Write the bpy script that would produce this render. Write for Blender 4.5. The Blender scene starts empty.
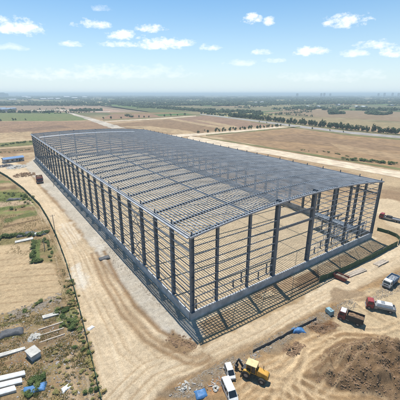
import bpy, math, random
import numpy as np
from mathutils import Vector, Matrix
random.seed(7); RNG = np.random.default_rng(7)
SC = bpy.context.scene; COL = SC.collection
R = math.radians

# ------------------------------------------------------------------ camera geometry
CAM = np.array([-34.753, -53.232, 54.163]); FPX = 307.3; PITCH = .3332; YAW = .616
_fw = np.array([math.sin(YAW)*math.cos(PITCH), math.cos(YAW)*math.cos(PITCH), -math.sin(PITCH)])
_rt = np.array([math.cos(YAW), -math.sin(YAW), 0.]); _up = np.cross(_rt, _fw)
def G(x, y, z=0.):
    """point at height z of the place that lies along the bearing (x, y) of the photograph"""
    d = _fw*FPX + _rt*(x-200) + _up*(200-y)
    p = CAM + d*((z-CAM[2])/d[2]); return Vector((p[0], p[1], z))
def GP(pts): return np.array([G(*p)[:2] for p in pts])

cam = bpy.data.cameras.new('camera'); co = bpy.data.objects.new('camera', cam); COL.objects.link(co)
cam.sensor_width = 36; cam.lens = FPX/400*36; cam.clip_start = .5; cam.clip_end = 60000
co.matrix_world = Matrix((( _rt[0], _up[0], -_fw[0], CAM[0]), (_rt[1], _up[1], -_fw[1], CAM[1]), (_rt[2], _up[2], -_fw[2], CAM[2]), (0,0,0,1)))
SC.camera = co

# ------------------------------------------------------------------ helpers
class MB:
    def __init__(s): s.v = []; s.f = []
    def add(s, vs, fs):
        o = len(s.v); s.v += [tuple(p) for p in vs]; s.f += [tuple(i+o for i in f) for f in fs]; return s
    def box(s, c, d, rz=0, taper=1.0, M=None):
        x, y, z = d[0]/2, d[1]/2, d[2]/2
        P = [(-x,-y,-z),(x,-y,-z),(x,y,-z),(-x,y,-z),(-x*taper,-y*taper,z),(x*taper,-y*taper,z),(x*taper,y*taper,z),(-x*taper,y*taper,z)]
        m = Matrix.Translation(c) @ Matrix.Rotation(rz, 4, 'Z')
        if M: m = Matrix.Translation(c) @ M.to_4x4()
        return s.add([m @ Vector(p) for p in P], [(0,3,2,1),(4,5,6,7),(0,1,5,4),(1,2,6,5),(2,3,7,6),(3,0,4,7)])
    def sweep(s, path, prof, up=(0,0,1)):
        path = [Vector(p) for p in path]; up = Vector(up); n = len(prof); vs = []
        for i, p in enumerate(path):
            T = (path[min(i+1, len(path)-1)] - path[max(i-1, 0)]).normalized()
            sd = T.cross(up).normalized(); u2 = sd.cross(T)
            vs += [p + sd*a + u2*b for a, b in prof]
        fs = []
        for i in range(len(path)-1):
            for k in range(n):
                a, b = i*n+k, i*n+(k+1) % n; fs.append((a, b, b+n, a+n))
        fs.append(tuple(range(n-1, -1, -1))); fs.append(tuple(range((len(path)-1)*n, len(path)*n)))
        return s.add(vs, fs)
    def bar(s, a, b, w, h, up=(0,0,1)):
        return s.sweep([a, b], [(-w/2,-h/2),(w/2,-h/2),(w/2,h/2),(-w/2,h/2)], up)
    def tube(s, a, b, r, n=8, r2=None):
        a, b = Vector(a), Vector(b); T = (b-a).normalized()
        up = Vector((0,0,1)) if abs(T.z) < .9 else Vector((1,0,0))
        sd = T.cross(up).normalized(); u = sd.cross(T); r2 = r if r2 is None else r2
        vs = [a+(sd*math.cos(t)+u*math.sin(t))*r for t in [2*math.pi*k/n for k in range(n)]]
        vs += [b+(sd*math.cos(t)+u*math.sin(t))*r2 for t in [2*math.pi*k/n for k in range(n)]]
        return s.add(vs, [(k,(k+1)%n,n+(k+1)%n,n+k) for k in range(n)] + [tuple(range(n-1,-1,-1)), tuple(range(n,2*n))])
    def profile(s, pts, wf):
        """side outline (x, z) closed, half width wf(x, z)"""
        n = len(pts); vs = [(x, -wf(x,z), z) for x, z in pts] + [(x, wf(x,z), z) for x, z in pts]
        return s.add(vs, [tuple(range(n)), tuple(range(2*n-1, n-1, -1))] + [((k+1)%n, k, n+k, n+(k+1)%n) for k in range(n)])
    def lathe_y(s, c, prof, n=20):
        """prof (r, y) closed ring around the y axis"""
        m = len(prof); vs = []
        for k in range(n):
            t = 2*math.pi*k/n
            vs += [(c[0]+r*math.cos(t), c[1]+y, c[2]+r*math.sin(t)) for r, y in prof]
        return s.add(vs, [(k*m+j, k*m+(j+1)%m, ((k+1)%n)*m+(j+1)%m, ((k+1)%n)*m+j) for k in range(n) for j in range(m)])
    def stone(s, c, r, flat=.7):
        a = random.random()*6.28; vs = []
        for k in range(5):
            t = a+2*math.pi*k/5; q = r*random.uniform(.7, 1.2); vs.append((c[0]+q*math.cos(t), c[1]+q*math.sin(t), c[2]+r*flat*random.uniform(-.1,.35)))
        vs.append((c[0]+random.uniform(-.3,.3)*r, c[1]+random.uniform(-.3,.3)*r, c[2]+r*flat*random.uniform(.7,1.1)))
        vs.append((c[0], c[1], c[2]-r*.4))
        return s.add(vs, [(k,(k+1)%5,5) for k in range(5)] + [((k+1)%5,k,6) for k in range(5)])
    def leaf(s, c, r, nrm=None):
        n = Vector(nrm) if nrm is not None else Vector((random.gauss(0,1), random.gauss(0,1), random.gauss(0,1)+.6))
        n.normalize(); a = n.orthogonal().normalized(); b = n.cross(a); t = random.random()*6.28
        a, b = a*math.cos(t)+b*math.sin(t), b*math.cos(t)-a*math.sin(t); c = Vector(c); q = random.uniform(.5, .9)
        return s.add([c-a*r, c-b*r*q, c+a*r, c+b*r*q], [(0,1,2,3)])
    def build(s, name, m, parent=None, bevel=0, smooth=False, seg=2):
        me = bpy.data.meshes.new(name); me.from_pydata(s.v, [], s.f); me.update()
        import bmesh
        bm = bmesh.new(); bm.from_mesh(me)
        if len(s.f) < 4000: bmesh.ops.recalc_face_normals(bm, faces=bm.faces)
        bm.to_mesh(me); bm.free()
        o = bpy.data.objects.new(name, me); COL.objects.link(o)
        if m: me.materials.append(m)
        if parent: o.parent = parent
        if bevel:
            b = o.modifiers.new('bevel', 'BEVEL'); b.width = bevel; b.segments = seg; b.limit_method = 'ANGLE'; b.angle_limit = R(40)
        if smooth: me.polygons.foreach_set('use_smooth', [True]*len(me.polygons))
        return o
def tag(o, label, cat=None, group=None):
    o['label'] = label
    if cat: o['category'] = cat
    if group: o['group'] = group
    return o
def empty(name, loc, rz=0, label=None, cat=None, group=None):
    o = bpy.data.objects.new(name, None); COL.objects.link(o); o.location = loc; o.rotation_euler = (0,0,rz); o.empty_display_size = .5
    if label: tag(o, label, cat, group)
    return o
def struct(o, kind='structure'): o['kind'] = kind; return o
def copy_tree(o, parent=None):
    c = o.copy(); COL.objects.link(c); c.parent = parent
    for ch in list(o.children): copy_tree(ch, c)
    return c

# ------------------------------------------------------------------ materials
def new_mat(name):
    m = bpy.data.materials.new(name); m.use_nodes = True; nt = m.node_tree
    return m, nt, nt.nodes['Principled BSDF']
def mat(name, col, rough=.6, metal=0., var=.18, scale=3., bump=0., bscale=20., col2=None, spec=.4):
    m, nt, b = new_mat(name); N = nt.nodes; L = nt.links
    tc = N.new('ShaderNodeTexCoord'); n = N.new('ShaderNodeTexNoise'); n.inputs['Scale'].default_value = scale; n.inputs['Detail'].default_value = 6
    n.inputs['Roughness'].default_value = .65
    L.new(tc.outputs['Object'], n.inputs['Vector'])
    r = N.new('ShaderNodeValToRGB'); r.color_ramp.elements[0].position = .3; r.color_ramp.elements[1].position = .7
    c2 = col2 or tuple(min(1, c*(1+var)) for c in col); c1 = tuple(c*(1-var) for c in col) if not col2 else col
    r.color_ramp.elements[0].color = (*c1, 1); r.color_ramp.elements[1].color = (*c2, 1)
    L.new(n.outputs['Fac'], r.inputs['Fac']); L.new(r.outputs['Color'], b.inputs['Base Color'])
    b.inputs['Roughness'].default_value = rough; b.inputs['Metallic'].default_value = metal; b.inputs['Specular IOR Level'].default_value = spec
    if bump:
        n2 = N.new('ShaderNodeTexNoise'); n2.inputs['Scale'].default_value = bscale; n2.inputs['Detail'].default_value = 5
        L.new(tc.outputs['Object'], n2.inputs['Vector'])
        bp = N.new('ShaderNodeBump'); bp.inputs['Strength'].default_value = bump; bp.inputs['Distance'].default_value = .05
        L.new(n2.outputs['Fac'], bp.inputs['Height']); L.new(bp.outputs['Normal'], b.inputs['Normal'])
    return m
def leafmat(name, ca, cb, scale=.6):
    m, nt, b = new_mat(name); N = nt.nodes; L = nt.links
    g = N.new('ShaderNodeNewGeometry'); n = N.new('ShaderNodeTexNoise'); n.inputs['Scale'].default_value = scale; n.inputs['Detail'].default_value = 4
    L.new(g.outputs['Position'], n.inputs['Vector'])
    r = N.new('ShaderNodeValToRGB'); r.color_ramp.elements[0].position = .35; r.color_ramp.elements[1].position = .65
    r.color_ramp.elements[0].color = (*ca,1); r.color_ramp.elements[1].color = (*cb,1)
    L.new(n.outputs['Fac'], r.inputs['Fac']); L.new(r.outputs['Color'], b.inputs['Base Color'])
    b.inputs['Roughness'].default_value = .7; b.inputs['Specular IOR Level'].default_value = .15
    return m
M_STEEL = mat('dark_painted_steel', (.125,.15,.175), .5, .0, .3, .6)
M_RAFT = mat('grey_painted_steel', (.10,.12,.14), .5, .0, .25, .8)
M_GALV = mat('galvanised_steel', (.48,.50,.52), .45, .25, .15, 2.0)
M_PURL = mat('galvanised_purlin', (.29,.31,.325), .6, .0, .4, .3)
M_EAVE = mat('weathered_galvanised_steel', (.33,.35,.37), .55, .1, .25, .6)
M_GIRT = mat('grey_girt_paint', (.20,.225,.25), .5, .0, .25, .4)
M_CONC = mat('concrete', (.43,.42,.40), .85, 0, .38, .45, .4, 6)
M_CONCW = mat('pale_concrete', (.43,.41,.36), .85, 0, .3, 1.2, .4, 8)
M_ROOF = mat('roof_sheet', (.46,.50,.54), .5, .1, .12, .3)
M_ROOFB = mat('blue_grey_roof_sheet', (.17,.22,.28), .5, .1, .2, .25)
M_TYRE = mat('tyre_rubber', (.03,.028,.026), .85, 0, .3, 6)
M_RIM = mat('wheel_rim', (.3,.3,.3), .5, .5, .2, 6)
M_GLASS = mat('dark_glass', (.015,.02,.025), .08, 0, .2, 2, spec=.6)
M_WHITE = mat('white_vehicle_paint', (.56,.53,.46), .4, 0, .1, 1.1, col2=(.74,.74,.72))
M_RED = mat('red_vehicle_paint', (.26,.04,.04), .45, 0, .4, 1.5)
M_MAROON = mat('dusty_maroon_paint', (.17,.045,.035), .6, 0, .3, 1.8)
M_BLUE = mat('blue_vehicle_paint', (.07,.16,.27), .45, 0, .25, 1.5)
M_YEL = mat('yellow_machine_paint', (.50,.26,.035), .5, 0, .35, 1.3)
M_CREAM = mat('pale_yellow_paint', (.58,.46,.22), .5, 0, .25, 1.3)
M_BLACK = mat('dark_machine_parts', (.04,.04,.04), .6, .2, .3, 3)
M_GREYM = mat('grey_metal', (.24,.25,.26), .55, .3, .25, 2)
M_LAMP = mat('lamp_glass', (.7,.7,.68), .2, 0, .05, 2)
M_REDL = mat('tail_lamp', (.35,.02,.02), .3, 0, .05, 2)
M_WOOD = mat('raw_timber', (.50,.36,.20), .8, 0, .25, 2)
M_WOODG = mat('weathered_timber', (.38,.32,.25), .85, 0, .25, 2)
M_NET = mat('green_netting', (.045,.085,.04), .9, 0, .35, 1.5, .5, 10)
M_TARP = mat('blue_tarpaulin', (.055,.16,.33), .55, 0, .35, 1.2, .6, 3)
M_TARPD = mat('dark_tarpaulin', (.09,.09,.09), .7, 0, .4, 1.0, .6, 3)
M_TARPW = mat('white_sheet', (.66,.66,.65), .5, 0, .2, 1.3, .3, 4)
M_TEAL = mat('teal_paint', (.20,.33,.36), .6, 0, .25, 1.5)
M_BRICKS = mat('rubble_stone', (.25,.205,.15), .9, 0, .5, .6)
M_CLOD = mat('soil_clods', (.20,.125,.07), .95, 0, .5, 1.0)
M_LEAF = leafmat('leaves', (.045,.075,.02), (.12,.15,.045), .8)
M_LEAFT = leafmat('tree_leaves', (.045,.075,.025), (.12,.155,.055), .15)
M_WOODS = leafmat('far_leaves', (.035,.065,.025), (.08,.11,.04), .02)
M_DRY = leafmat('dry_grass', (.30,.225,.09), (.22,.20,.07), .35)
M_BARK = mat('bark', (.13,.095,.065), .9, 0, .3, 4)

# ------------------------------------------------------------------ numpy noise
def _hash(ix, iy, seed):
    h = (ix.astype(np.int64)*374761393 + iy.astype(np.int64)*668265263 + seed*1442695041) & 0x7fffffff
    h = ((h ^ (h >> 13))*1274126177) & 0x7fffffff; h = h ^ (h >> 16)
    return (h & 0xffff)/65535.
def vnoise(x, y, seed=0):
    ix, iy = np.floor(x), np.floor(y); fx, fy = x-ix, y-iy; fx = fx*fx*(3-2*fx); fy = fy*fy*(3-2*fy)
    a, b, c, d = _hash(ix,iy,seed), _hash(ix+1,iy,seed), _hash(ix,iy+1,seed), _hash(ix+1,iy+1,seed)
    return (a*(1-fx)+b*fx)*(1-fy) + (c*(1-fx)+d*fx)*fy
def fbm(x, y, s, o=4, seed=0, rough=.55):
    t = np.zeros_like(x); a = 1.; n = 0.
    for k in range(o): t += a*vnoise(x*s+17.3*k, y*s-9.1*k, seed+k); n += a; a *= rough; s *= 2.03
    return t/n - .5
def sstep(a, b, x): t = np.clip((x-a)/(b-a), 0, 1); return t*t*(3-2*t)
def polysd(P, x, y):
    """signed distance, positive inside"""
    n = len(P); d = np.full(x.shape, 1e9); ins = np.zeros(x.shape, bool)
    for i in range(n):
        ax, ay = P[i]; bx, by = P[(i+1) % n]; ex, ey = bx-ax, by-ay
        t = np.clip(((x-ax)*ex+(y-ay)*ey)/(ex*ex+ey*ey+1e-9), 0, 1)
        d = np.minimum(d, (x-ax-t*ex)**2+(y-ay-t*ey)**2)
        c = (ay > y) != (by > y)
        with np.errstate(divide='ignore', invalid='ignore'): ins ^= c & (x < (bx-ax)*(y-ay)/(by-ay+1e-12)+ax)
    d = np.sqrt(d); return np.where(ins, d, -d)
def linesd(P, x, y):
    """distance signed by side, and length along"""
    best = np.full(x.shape, 1e9); sg = np.zeros(x.shape); al = np.zeros(x.shape); L = 0
    for i in range(len(P)-1):
        ax, ay = P[i]; bx, by = P[i+1]; ex, ey = bx-ax, by-ay; l = math.hypot(ex, ey)
        t = np.clip(((x-ax)*ex+(y-ay)*ey)/(l*l), 0, 1); dx, dy = x-ax-t*ex, y-ay-t*ey; d = np.hypot(dx, dy)
        m = d < best; best = np.where(m, d, best); sg = np.where(m, np.sign(ex*dy-ey*dx)*d, sg); al = np.where(m, L+t*l, al); L += l
    return sg, al

# ------------------------------------------------------------------ ground sheet
def ticks(a, b, step, gl, gr, far):
    t = list(np.arange(a, b+step/2, step)); s = step
    while t[-1] < far: s *= gr; t.append(t[-1]+s)
    s = step
    while t[0] > -far: s *= gl; t.insert(0, t[0]-s)
    return np.array(t)
XT = ticks(-48, 80, .33, 1.035, 1.032, 14000); YT = ticks(-48, 40, .33, 1.10, 1.024, 14000)
X, Y = np.meshgrid(XT, YT, indexing='ij'); nx, ny = X.shape
DIST = np.hypot(X-CAM[0], Y-CAM[1])
near = 1-sstep(150, 235, DIST)
n1 = fbm(X, Y, .03, 4, 1); n2 = fbm(X, Y, .15, 4, 2); n3 = fbm(X, Y, .6, 3, 3); nb = fbm(X, Y, .004, 4, 4)
Z = near*(n2*.35 + n3*.16)
def C(*c): return np.array(c)
# dry open land
COLR = np.empty((nx, ny, 3)); COLR[:] = C(.31,.21,.12)
def blend(m, c):
    global COLR
    COLR = COLR*(1-m[..., None]) + np.asarray(c)*m[..., None]
blend(sstep(-.1,.25,n1+n2*.5), C(.43,.32,.195)); blend(sstep(.02,.3,fbm(X,Y,.05,4,9)+n3*.3)*.7, C(.24,.16,.09))
blend(sstep(650,1100,DIST+nb*500), C(.085,.105,.045)); blend(sstep(1000,1800,DIST)*sstep(.03,.12,nb), C(.19,.155,.09))
blend(sstep(1000,1800,DIST)*sstep(.06,.2,-nb), C(.055,.08,.035))
MASKS = {}
def zone(pts, c, w=1., amp=1., f=.25, k=1., px=True, seed=20):
    P = GP(pts) if px else np.array(pts)
    x0, y0 = P.min(0)-15; x1, y1 = P.max(0)+15
    i0, i1 = np.searchsorted(XT, [x0, x1]); j0, j1 = np.searchsorted(YT, [y0, y1]); m = np.zeros((nx, ny))
    xs, ys = X[i0:i1, j0:j1], Y[i0:i1, j0:j1]
    sd = polysd(P, xs, ys) + fbm(xs, ys, f, 4, seed)*amp*2
    m[i0:i1, j0:j1] = sstep(-w, w, sd)*k
    if c is not None: blend(m, c)
    return m
FENCE = [(-14,165),(8,178),(24,190),(40,206),(49,221),(57,238),(66,262),(74,288),(83,322),(92,360),(103,408)]
FW = GP(FENCE)
# allotments left of the boundary
mleft = zone([(-200,160),(-14,165)]+FENCE[1:]+[(108,440),(-200,440)], C(.30,.215,.115), .6, .5)
gn = fbm(X, Y, .09, 4, 31)
blend(mleft*sstep(.03,.22,gn)*.75, C(.19,.17,.07)); blend(mleft*sstep(.05,.25,-gn+n3*.4)*.7, C(.29,.19,.10))
blend(mleft*sstep(.12,.3,n3+n2*.4)*.6, C(.16,.115,.065))
TAN = C(.47,.35,.21)
for i, c in enumerate([(.15,.18,.06),(.40,.29,.17),(.17,.11,.06),(.21,.21,.075),(.44,.33,.2),(.13,.16,.05),(.33,.22,.12),(.16,.17,.06),(.42,.31,.18),(.20,.13,.07),(.19,.20,.07)]):
    y = 181+i*3.0; x1 = 10+i*2.6; zone([(-40,y+2.5),(x1,y-.5),(x1+1,y+1.6),(-40,y+4.8)], C(*c), .4, .7, .3, .9, seed=110+i)
for i, c in enumerate([(.17,.17,.06),(.42,.30,.17),(.20,.13,.07),(.40,.29,.16),(.15,.15,.055),(.25,.16,.085)]):
    y = 322+i*3.4; zone([(-30,y+8),(24,y-2),(25,y),(-30,y+10.4)], C(*c), .25, .35, .4, .85, seed=130+i)
for i, c in enumerate([(.33,.22,.11),(.42,.31,.17),(.24,.2,.08),(.44,.31,.17),(.30,.19,.1),(.40,.28,.14),(.22,.2,.075)]):
    y = 340+i*9; zone([(44,y+10),(84+i,y-8),(86+i,y-3),(44,y+15)], C(*c), .6, 1.6, .3, .7, seed=150+i)
zone([(-20,246),(33,244),(35,262),(52,264),(62,286),(60,297),(15,310),(-30,322)], TAN, .7, .9)
for i in range(9):                                              # plough lines of the bare plot
    y = 252+i*6.2; zone([(-20,y+3),(60,y-3.5),(60,y-2.9),(-20,y+3.8)], C(.30,.20,.11), .25, .4, .5, .75, seed=40+i)
zone([(2,222),(38,213),(41,226),(3,234)], C(.35,.25,.14), .4, .3)
zone([(4,219),(36,211),(37,215),(4,223)], C(.14,.15,.055), .5, .6); zone([(3,226),(39,218.5),(39.5,220),(3,228)], C(.15,.10,.055), .3, .3)
zone([(-20,194),(22,192),(33,199),(36,205),(-20,214)], C(.15,.17,.055), .8, 1.5); zone([(-10,203),(30,200),(34,204),(-10,208)], C(.42,.31,.20), .4, .5)
zone([(33,241),(41,239),(40,262),(33,262)], C(.12,.15,.05), .3, .5)
for q in [((38,330),(63,322.5),(63.5,327),(38,335)), ((39,337),(64,329),(64.5,333),(39,341.5)), ((40,344),(65,335),(65.5,338.5),(41,347.5))]:
    zone(q, C(.22,.15,.085), .2, .15)
zone([(-20,360),(27,351),(28,354),(-20,364)], C(.27,.17,.09), .3, .3); zone([(-20,366),(27,358),(28,361),(-20,371)], C(.24,.15,.08), .3, .3)
zone([(30,378),(43,366),(45,376),(36,386),(26,398),(22,392)], C(.13,.15,.045), .4, .7)
zone([(56,308),(74,306),(77,322),(60,328)], C(.17,.17,.06), .5, 1.2)
zone([(66,352),(80,346),(74,372),(82,400),(64,430),(60,390)], C(.43,.31,.19), .5, 1.0)      # worn footpath
# yard inside and round the building
SAND = C(.56,.44,.295); PALE = C(.46,.41,.335)
minside = zone([(-1,-2),(86.5,-4),(99,225),(1,250)], C(.55,.435,.29), .4, .2, px=False)
apron = zone([(24,166),(36,157),(192,322),(205,340),(197,347),(170,338),(140,312),(112,274),(84,236),(60,205),(40,184)], PALE, 1.3, 1.6)
blend(apron*sstep(.02,.25,n1*.6+n3)*.6, C(.43,.37,.29)); blend(apron*sstep(.1,.3,n2)*.6, C(.55,.51,.445))
mroadl = zone(FENCE+[(150,400),(190,356),(193,347),(165,336),(136,309),(108,272),(80,236),(57,206),(38,185),(24,166),(-14,150)], SAND, .9, 1.0)
mroadf = zone([(100,408),(118,385),(150,356),(195,342),(225,330),(250,317),(300,292),(330,278),(360,263),(400,243.5),(450,220),(470,232),(400,266),(370,281.5),(340,297.5),(300,318),(262,338),(230,353),(200,369),(165,386),(140,410)], SAND, .8, .9)
mroad = np.maximum(mroadl, mroadf)
zone([(70,270),(80,262),(88,275),(86,290),(76,288)], C(.66,.61,.52), 1., 2.2, .4, .8)
zone([(60,225),(72,222),(80,240),(70,248)], C(.62,.54,.43), 1., 2.2, .4, .7)
# wheel streaks along the roads
for pts, wd in (([(-14,158),(20,180),(50,214),(70,250),(90,300),(108,350),(122,410)], 7), ([(112,410),(150,370),(200,352),(250,328),(300,304),(350,280),(400,254),(460,224)], 7), ([(60,215),(90,255),(112,290),(138,322),(166,344),(205,350)], 4)):
    P = GP(pts); sd, al = linesd(P, X, Y); msk = (1-sstep(wd*.6, wd, np.abs(sd)))*near
    s = fbm((sd+n1*2)*1.3, al*.05, 1., 4, 55)
    blend(msk*sstep(.05,.3,s)*.5, C(.64,.53,.38)); blend(msk*sstep(.05,.3,-s)*.4, C(.45,.335,.205)); Z += msk*s*.22
for q, (pts, offs) in enumerate([([(-14,160),(22,184),(52,216),(72,254),(92,304),(110,354),(126,410)], (-3.2,-1.5,.6,2.3)), ([(30,180),(56,214),(82,254),(104,300),(128,345),(150,392)], (-1.6,0.1)), ([(112,410),(150,372),(200,354),(250,330),(300,306),(350,282),(400,256),(460,226)], (-2.6,-.9,1.2,2.9)), ([(84,250),(108,290),(134,330),(160,356),(200,357),(250,333)], (-.85,.85)), ([(96,300),(120,350),(150,372),(200,352),(250,325)], (-.85,.85)), ([(132,410),(160,378),(205,360),(260,333),(330,296)], (-.85,.85))]):
    sd, al = linesd(GP(pts), X, Y); sd = sd + n1*1.8 + .35*np.sin(al*.11+q)
    for o in offs:
        m = np.exp(-((sd+o)/.24)**2)*near*np.clip(.35+2.2*fbm(al, al*0+o, .05, 3, 200+q), 0, 1)*(mroad > .3); blend(m*.75, C(.37,.255,.145)); Z -= m*.05
        m = np.exp(-((sd+o+.5)/.2)**2)*near*np.clip(.35+2.2*fbm(al, al*0+o, .05, 3, 200+q), 0, 1)*(mroad > .3); blend(m*.55, C(.66,.54,.37)); Z += m*.03
# curved ruts at the edge of the apron
for off, k in ((0,1),(2.6,.8),(4.4,.9)):
    P = GP([(104,250),(116,276),(136,306),(160,330),(194,347)]); sd, al = linesd(P, X, Y)
    w = .75+.5*fbm(al, al*0, .1, 2, 60); m = np.exp(-((sd+off+n2*.7)/w)**2)*k*near*(al > .1); blend(np.clip(m, 0, 1)*.85, C(.24,.145,.07)); Z -= m*.3
zone([(197,344),(215,333),(250,316),(300,292),(320,281),(322,286),(300,300),(262,319),(225,335),(203,349)], C(.36,.245,.13), .6, 1.3, .3, .85, seed=171)
zone([(172,331),(196,342),(192,352),(176,352),(160,346),(168,340)], C(.27,.18,.10), .5, 1.0)
# rough ground in front of the road
mfront = zone([(158,400),(168,388),(200,371),(230,355),(262,340),(300,320),(340,299),(372,283),(402,268),(440,300),(480,460),(150,460)], C(.38,.25,.13), .6, .9)
Z += mfront*fbm(X, Y, 1.1, 2, 97)*.55
blend(mfront*sstep(.0,.2,n2+n3*.5)*.75, C(.225,.14,.07)); blend(mfront*sstep(.08,.3,n1+n3*.4)*.8, C(.53,.40,.25))
zone([(160,395),(200,372),(240,352),(300,322),(318,312),(330,318),(306,336),(282,350),(262,352),(240,362),(212,380),(196,405)], C(.25,.19,.125), .6, 1.6, k=.8)
zone([(206,385),(222,376),(224,390),(210,398)], C(.40,.22,.11), .4, .8, k=.8)
zone([(346,296),(368,290),(400,288),(430,300),(430,350),(398,340),(352,330),(330,330)], C(.50,.385,.24), .8, 1.6)
zone([(334,288),(366,292),(372,299),(345,304),(330,302)], C(.33,.24,.15), .5, 1.5)
zone([(290,282),(316,270),(324,280),(300,290)], C(.20,.13,.075), .5, .8)
zone([(247,292),(290,274),(296,282),(256,302)], C(.34,.23,.135), .6, 1.2)
def mound(pts, h, c, seed, w=5.):
    P = GP(pts); x0, y0 = P.min(0)-20; x1, y1 = P.max(0)+20
    i0, i1 = np.searchsorted(XT, [x0, x1]); j0, j1 = np.searchsorted(YT, [y0, y1]); xs, ys = X[i0:i1, j0:j1], Y[i0:i1, j0:j1]
    sd = polysd(P, xs, ys) + fbm(xs, ys, .22, 4, seed)*4
    m = sstep(-.2, w, sd); M = np.zeros((nx, ny)); M[i0:i1, j0:j1] = m
    cl = fbm(xs, ys, .8, 3, seed+3); big = fbm(xs, ys, .2, 3, seed+7)
    Z[i0:i1, j0:j1] += m*(h*(.7+1.9*big)) + sstep(0,.3,m)*cl*2.1 + sstep(0,.3,m)*np.abs(fbm(xs, ys, .5, 3, seed+9))*.8
    k = np.zeros((nx, ny)); k[i0:i1, j0:j1] = sstep(-.6, .9, sd+cl*2); blend(k, c)
    kk = np.zeros((nx, ny)); kk[i0:i1, j0:j1] = sstep(.02,.25,big+cl*.5); blend(k*kk*.8, C(.31,.20,.11))
    return k
MO1 = mound([(304,376),(312,360),(328,346),(350,336),(382,334),(404,346),(430,370),(412,402),(372,398),(340,392),(318,384)], 4.6, C(.205,.13,.07), 71, 6)
MO2 = mound([(306,327),(316,320),(330,321),(340,326),(334,334),(318,337)], 1.6, C(.185,.10,.05), 81, 3)
zone([(284,352),(296,341),(306,346),(292,358)], C(.24,.155,.09), .5, 1.2); 
# vehicle tracks over the rough ground
tr = [[(236,402),(258,384),(284,368),(312,348),(345,336),(402,332)], [(262,404),(276,384),(300,372),(318,356)], [(246,386),(270,376),(290,388),(312,402)], [(282,406),(286,382),(300,360),(326,344)],
      [(268,380),(300,384),(336,398),(380,404)], [(350,303),(372,314),(404,330)], [(360,330),(384,327),(410,322)], [(356,300),(380,292),(404,290)], [(300,402),(296,384),(306,362)], [(255,372),(285,362),(305,345),(330,340)], [(240,396),(262,376),(292,356),(316,338)], [(270,404),(290,376),(308,350)], [(256,392),(280,391),(300,402)], [(318,372),(336,356),(362,347),(392,350)], [(322,392),(350,368),(366,346)]]
for q, pts in enumerate(tr):
    sd, al = linesd(GP(pts), X, Y); sd = sd + n1*2.5 + .5*np.sin(al*.35+q)
    for o in (-.95, .95):
        m = np.exp(-((sd+o)/.34)**2)*(DIST < 200)*(1-.45*MO1)*(.6+.8*np.abs(n2+.3)); blend(np.clip(m*.9,0,1), C(.60,.445,.27)); Z -= m*.11
    m = np.exp(-(sd/.3)**2)*(DIST < 200); m = m*(1-.45*MO1); blend(m*.5, C(.28,.18,.095)); Z += m*.1
flat = np.clip(minside + zone([(-.6,-.8),(87,-3),(99,225),(1,250)], None, .5, 0, px=False), 0, 1); Z *= (1-flat)
blend(minside*sstep(.05,.3,n1+n3*.4)*.5, C(.44,.345,.23)); blend(minside*sstep(.08,.3,-n2)*.4, C(.62,.53,.40))
# right of the building
zone([(376,199),(392,199),(420,212),(450,222),(410,232),(394,228),(374,212)], C(.55,.43,.28), .8, 1.5, k=.9)
zone([(376,188),(420,196),(420,205),(386,198)], C(.27,.18,.105), .8, 1.5, k=.8)
def ground_material():
    m, nt, b = new_mat('soil'); N = nt.nodes; L = nt.links
    at = N.new('ShaderNodeAttribute'); at.attribute_name = 'soil_colour'; g = N.new('ShaderNodeNewGeometry')
    def noise(s, d=5, r=.65):
        n = N.new('ShaderNodeTexNoise'); n.inputs['Scale'].default_value = s; n.inputs['Detail'].default_value = d; n.inputs['Roughness'].default_value = r
        L.new(g.outputs['Position'], n.inputs['Vector']); return n
    def mr(n, a, b2, lo, hi):
        q = N.new('ShaderNodeMapRange'); q.inputs[1].default_value = a; q.inputs[2].default_value = b2; q.inputs[3].default_value = lo; q.inputs[4].default_value = hi
        L.new(n.outputs['Fac'], q.inputs[0]); return q
    a, c, d, e_ = noise(.9, 6, .7), noise(4.5, 5, .75), noise(.12, 6, .6), noise(11., 4, .8)
    m1, m2, m3 = mr(a, .3, .7, .76, 1.22), mr(c, .3, .7, .68, 1.3), mr(d, .3, .7, .86, 1.13)
    m4 = mr(e_, .34, .46, .6, 1.02); mm = N.new('ShaderNodeMath'); mm.operation = 'MULTIPLY'; L.new(m3.outputs[0], mm.inputs[0]); L.new(m4.outputs[0], mm.inputs[1]); m3 = mm
    p = N.new('ShaderNodeMath'); p.operation = 'MULTIPLY'; L.new(m1.outputs[0], p.inputs[0]); L.new(m2.outputs[0], p.inputs[1])
    p2 = N.new('ShaderNodeMath'); p2.operation = 'MULTIPLY'; L.new(p.outputs[0], p2.inputs[0]); L.new(m3.outputs[0], p2.inputs[1])
    v = N.new('ShaderNodeVectorMath'); v.operation = 'SCALE'; L.new(at.outputs['Color'], v.inputs[0]); L.new(p2.outputs[0], v.inputs['Scale'])
    L.new(v.outputs[0], b.inputs['Base Color']); b.inputs['Roughness'].default_value = .95; b.inputs['Specular IOR Level'].default_value = .1
    s = N.new('ShaderNodeMath'); s.operation = 'ADD'; L.new(a.outputs['Fac'], s.inputs[0]); L.new(c.outputs['Fac'], s.inputs[1])
    bp = N.new('ShaderNodeBump'); bp.inputs['Strength'].default_value = .8; bp.inputs['Distance'].default_value = .3
    L.new(s.outputs[0], bp.inputs['Height']); L.new(bp.outputs['Normal'], b.inputs['Normal']); return m
M_SOIL = ground_material()
COLR = np.clip(COLR*C(1.0,.985,.95), .02, .85)
IDX = np.arange(nx*ny).reshape(nx, ny)
QUADS = np.stack([IDX[:-1,:-1], IDX[1:,:-1], IDX[1:,1:], IDX[:-1,1:]], -1)
def fc(m): return (m[:-1,:-1]+m[1:,:-1]+m[1:,1:]+m[:-1,1:])/4
cls = np.zeros((nx-1, ny-1), int); cls[fc(mleft) > .5] = 5
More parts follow.
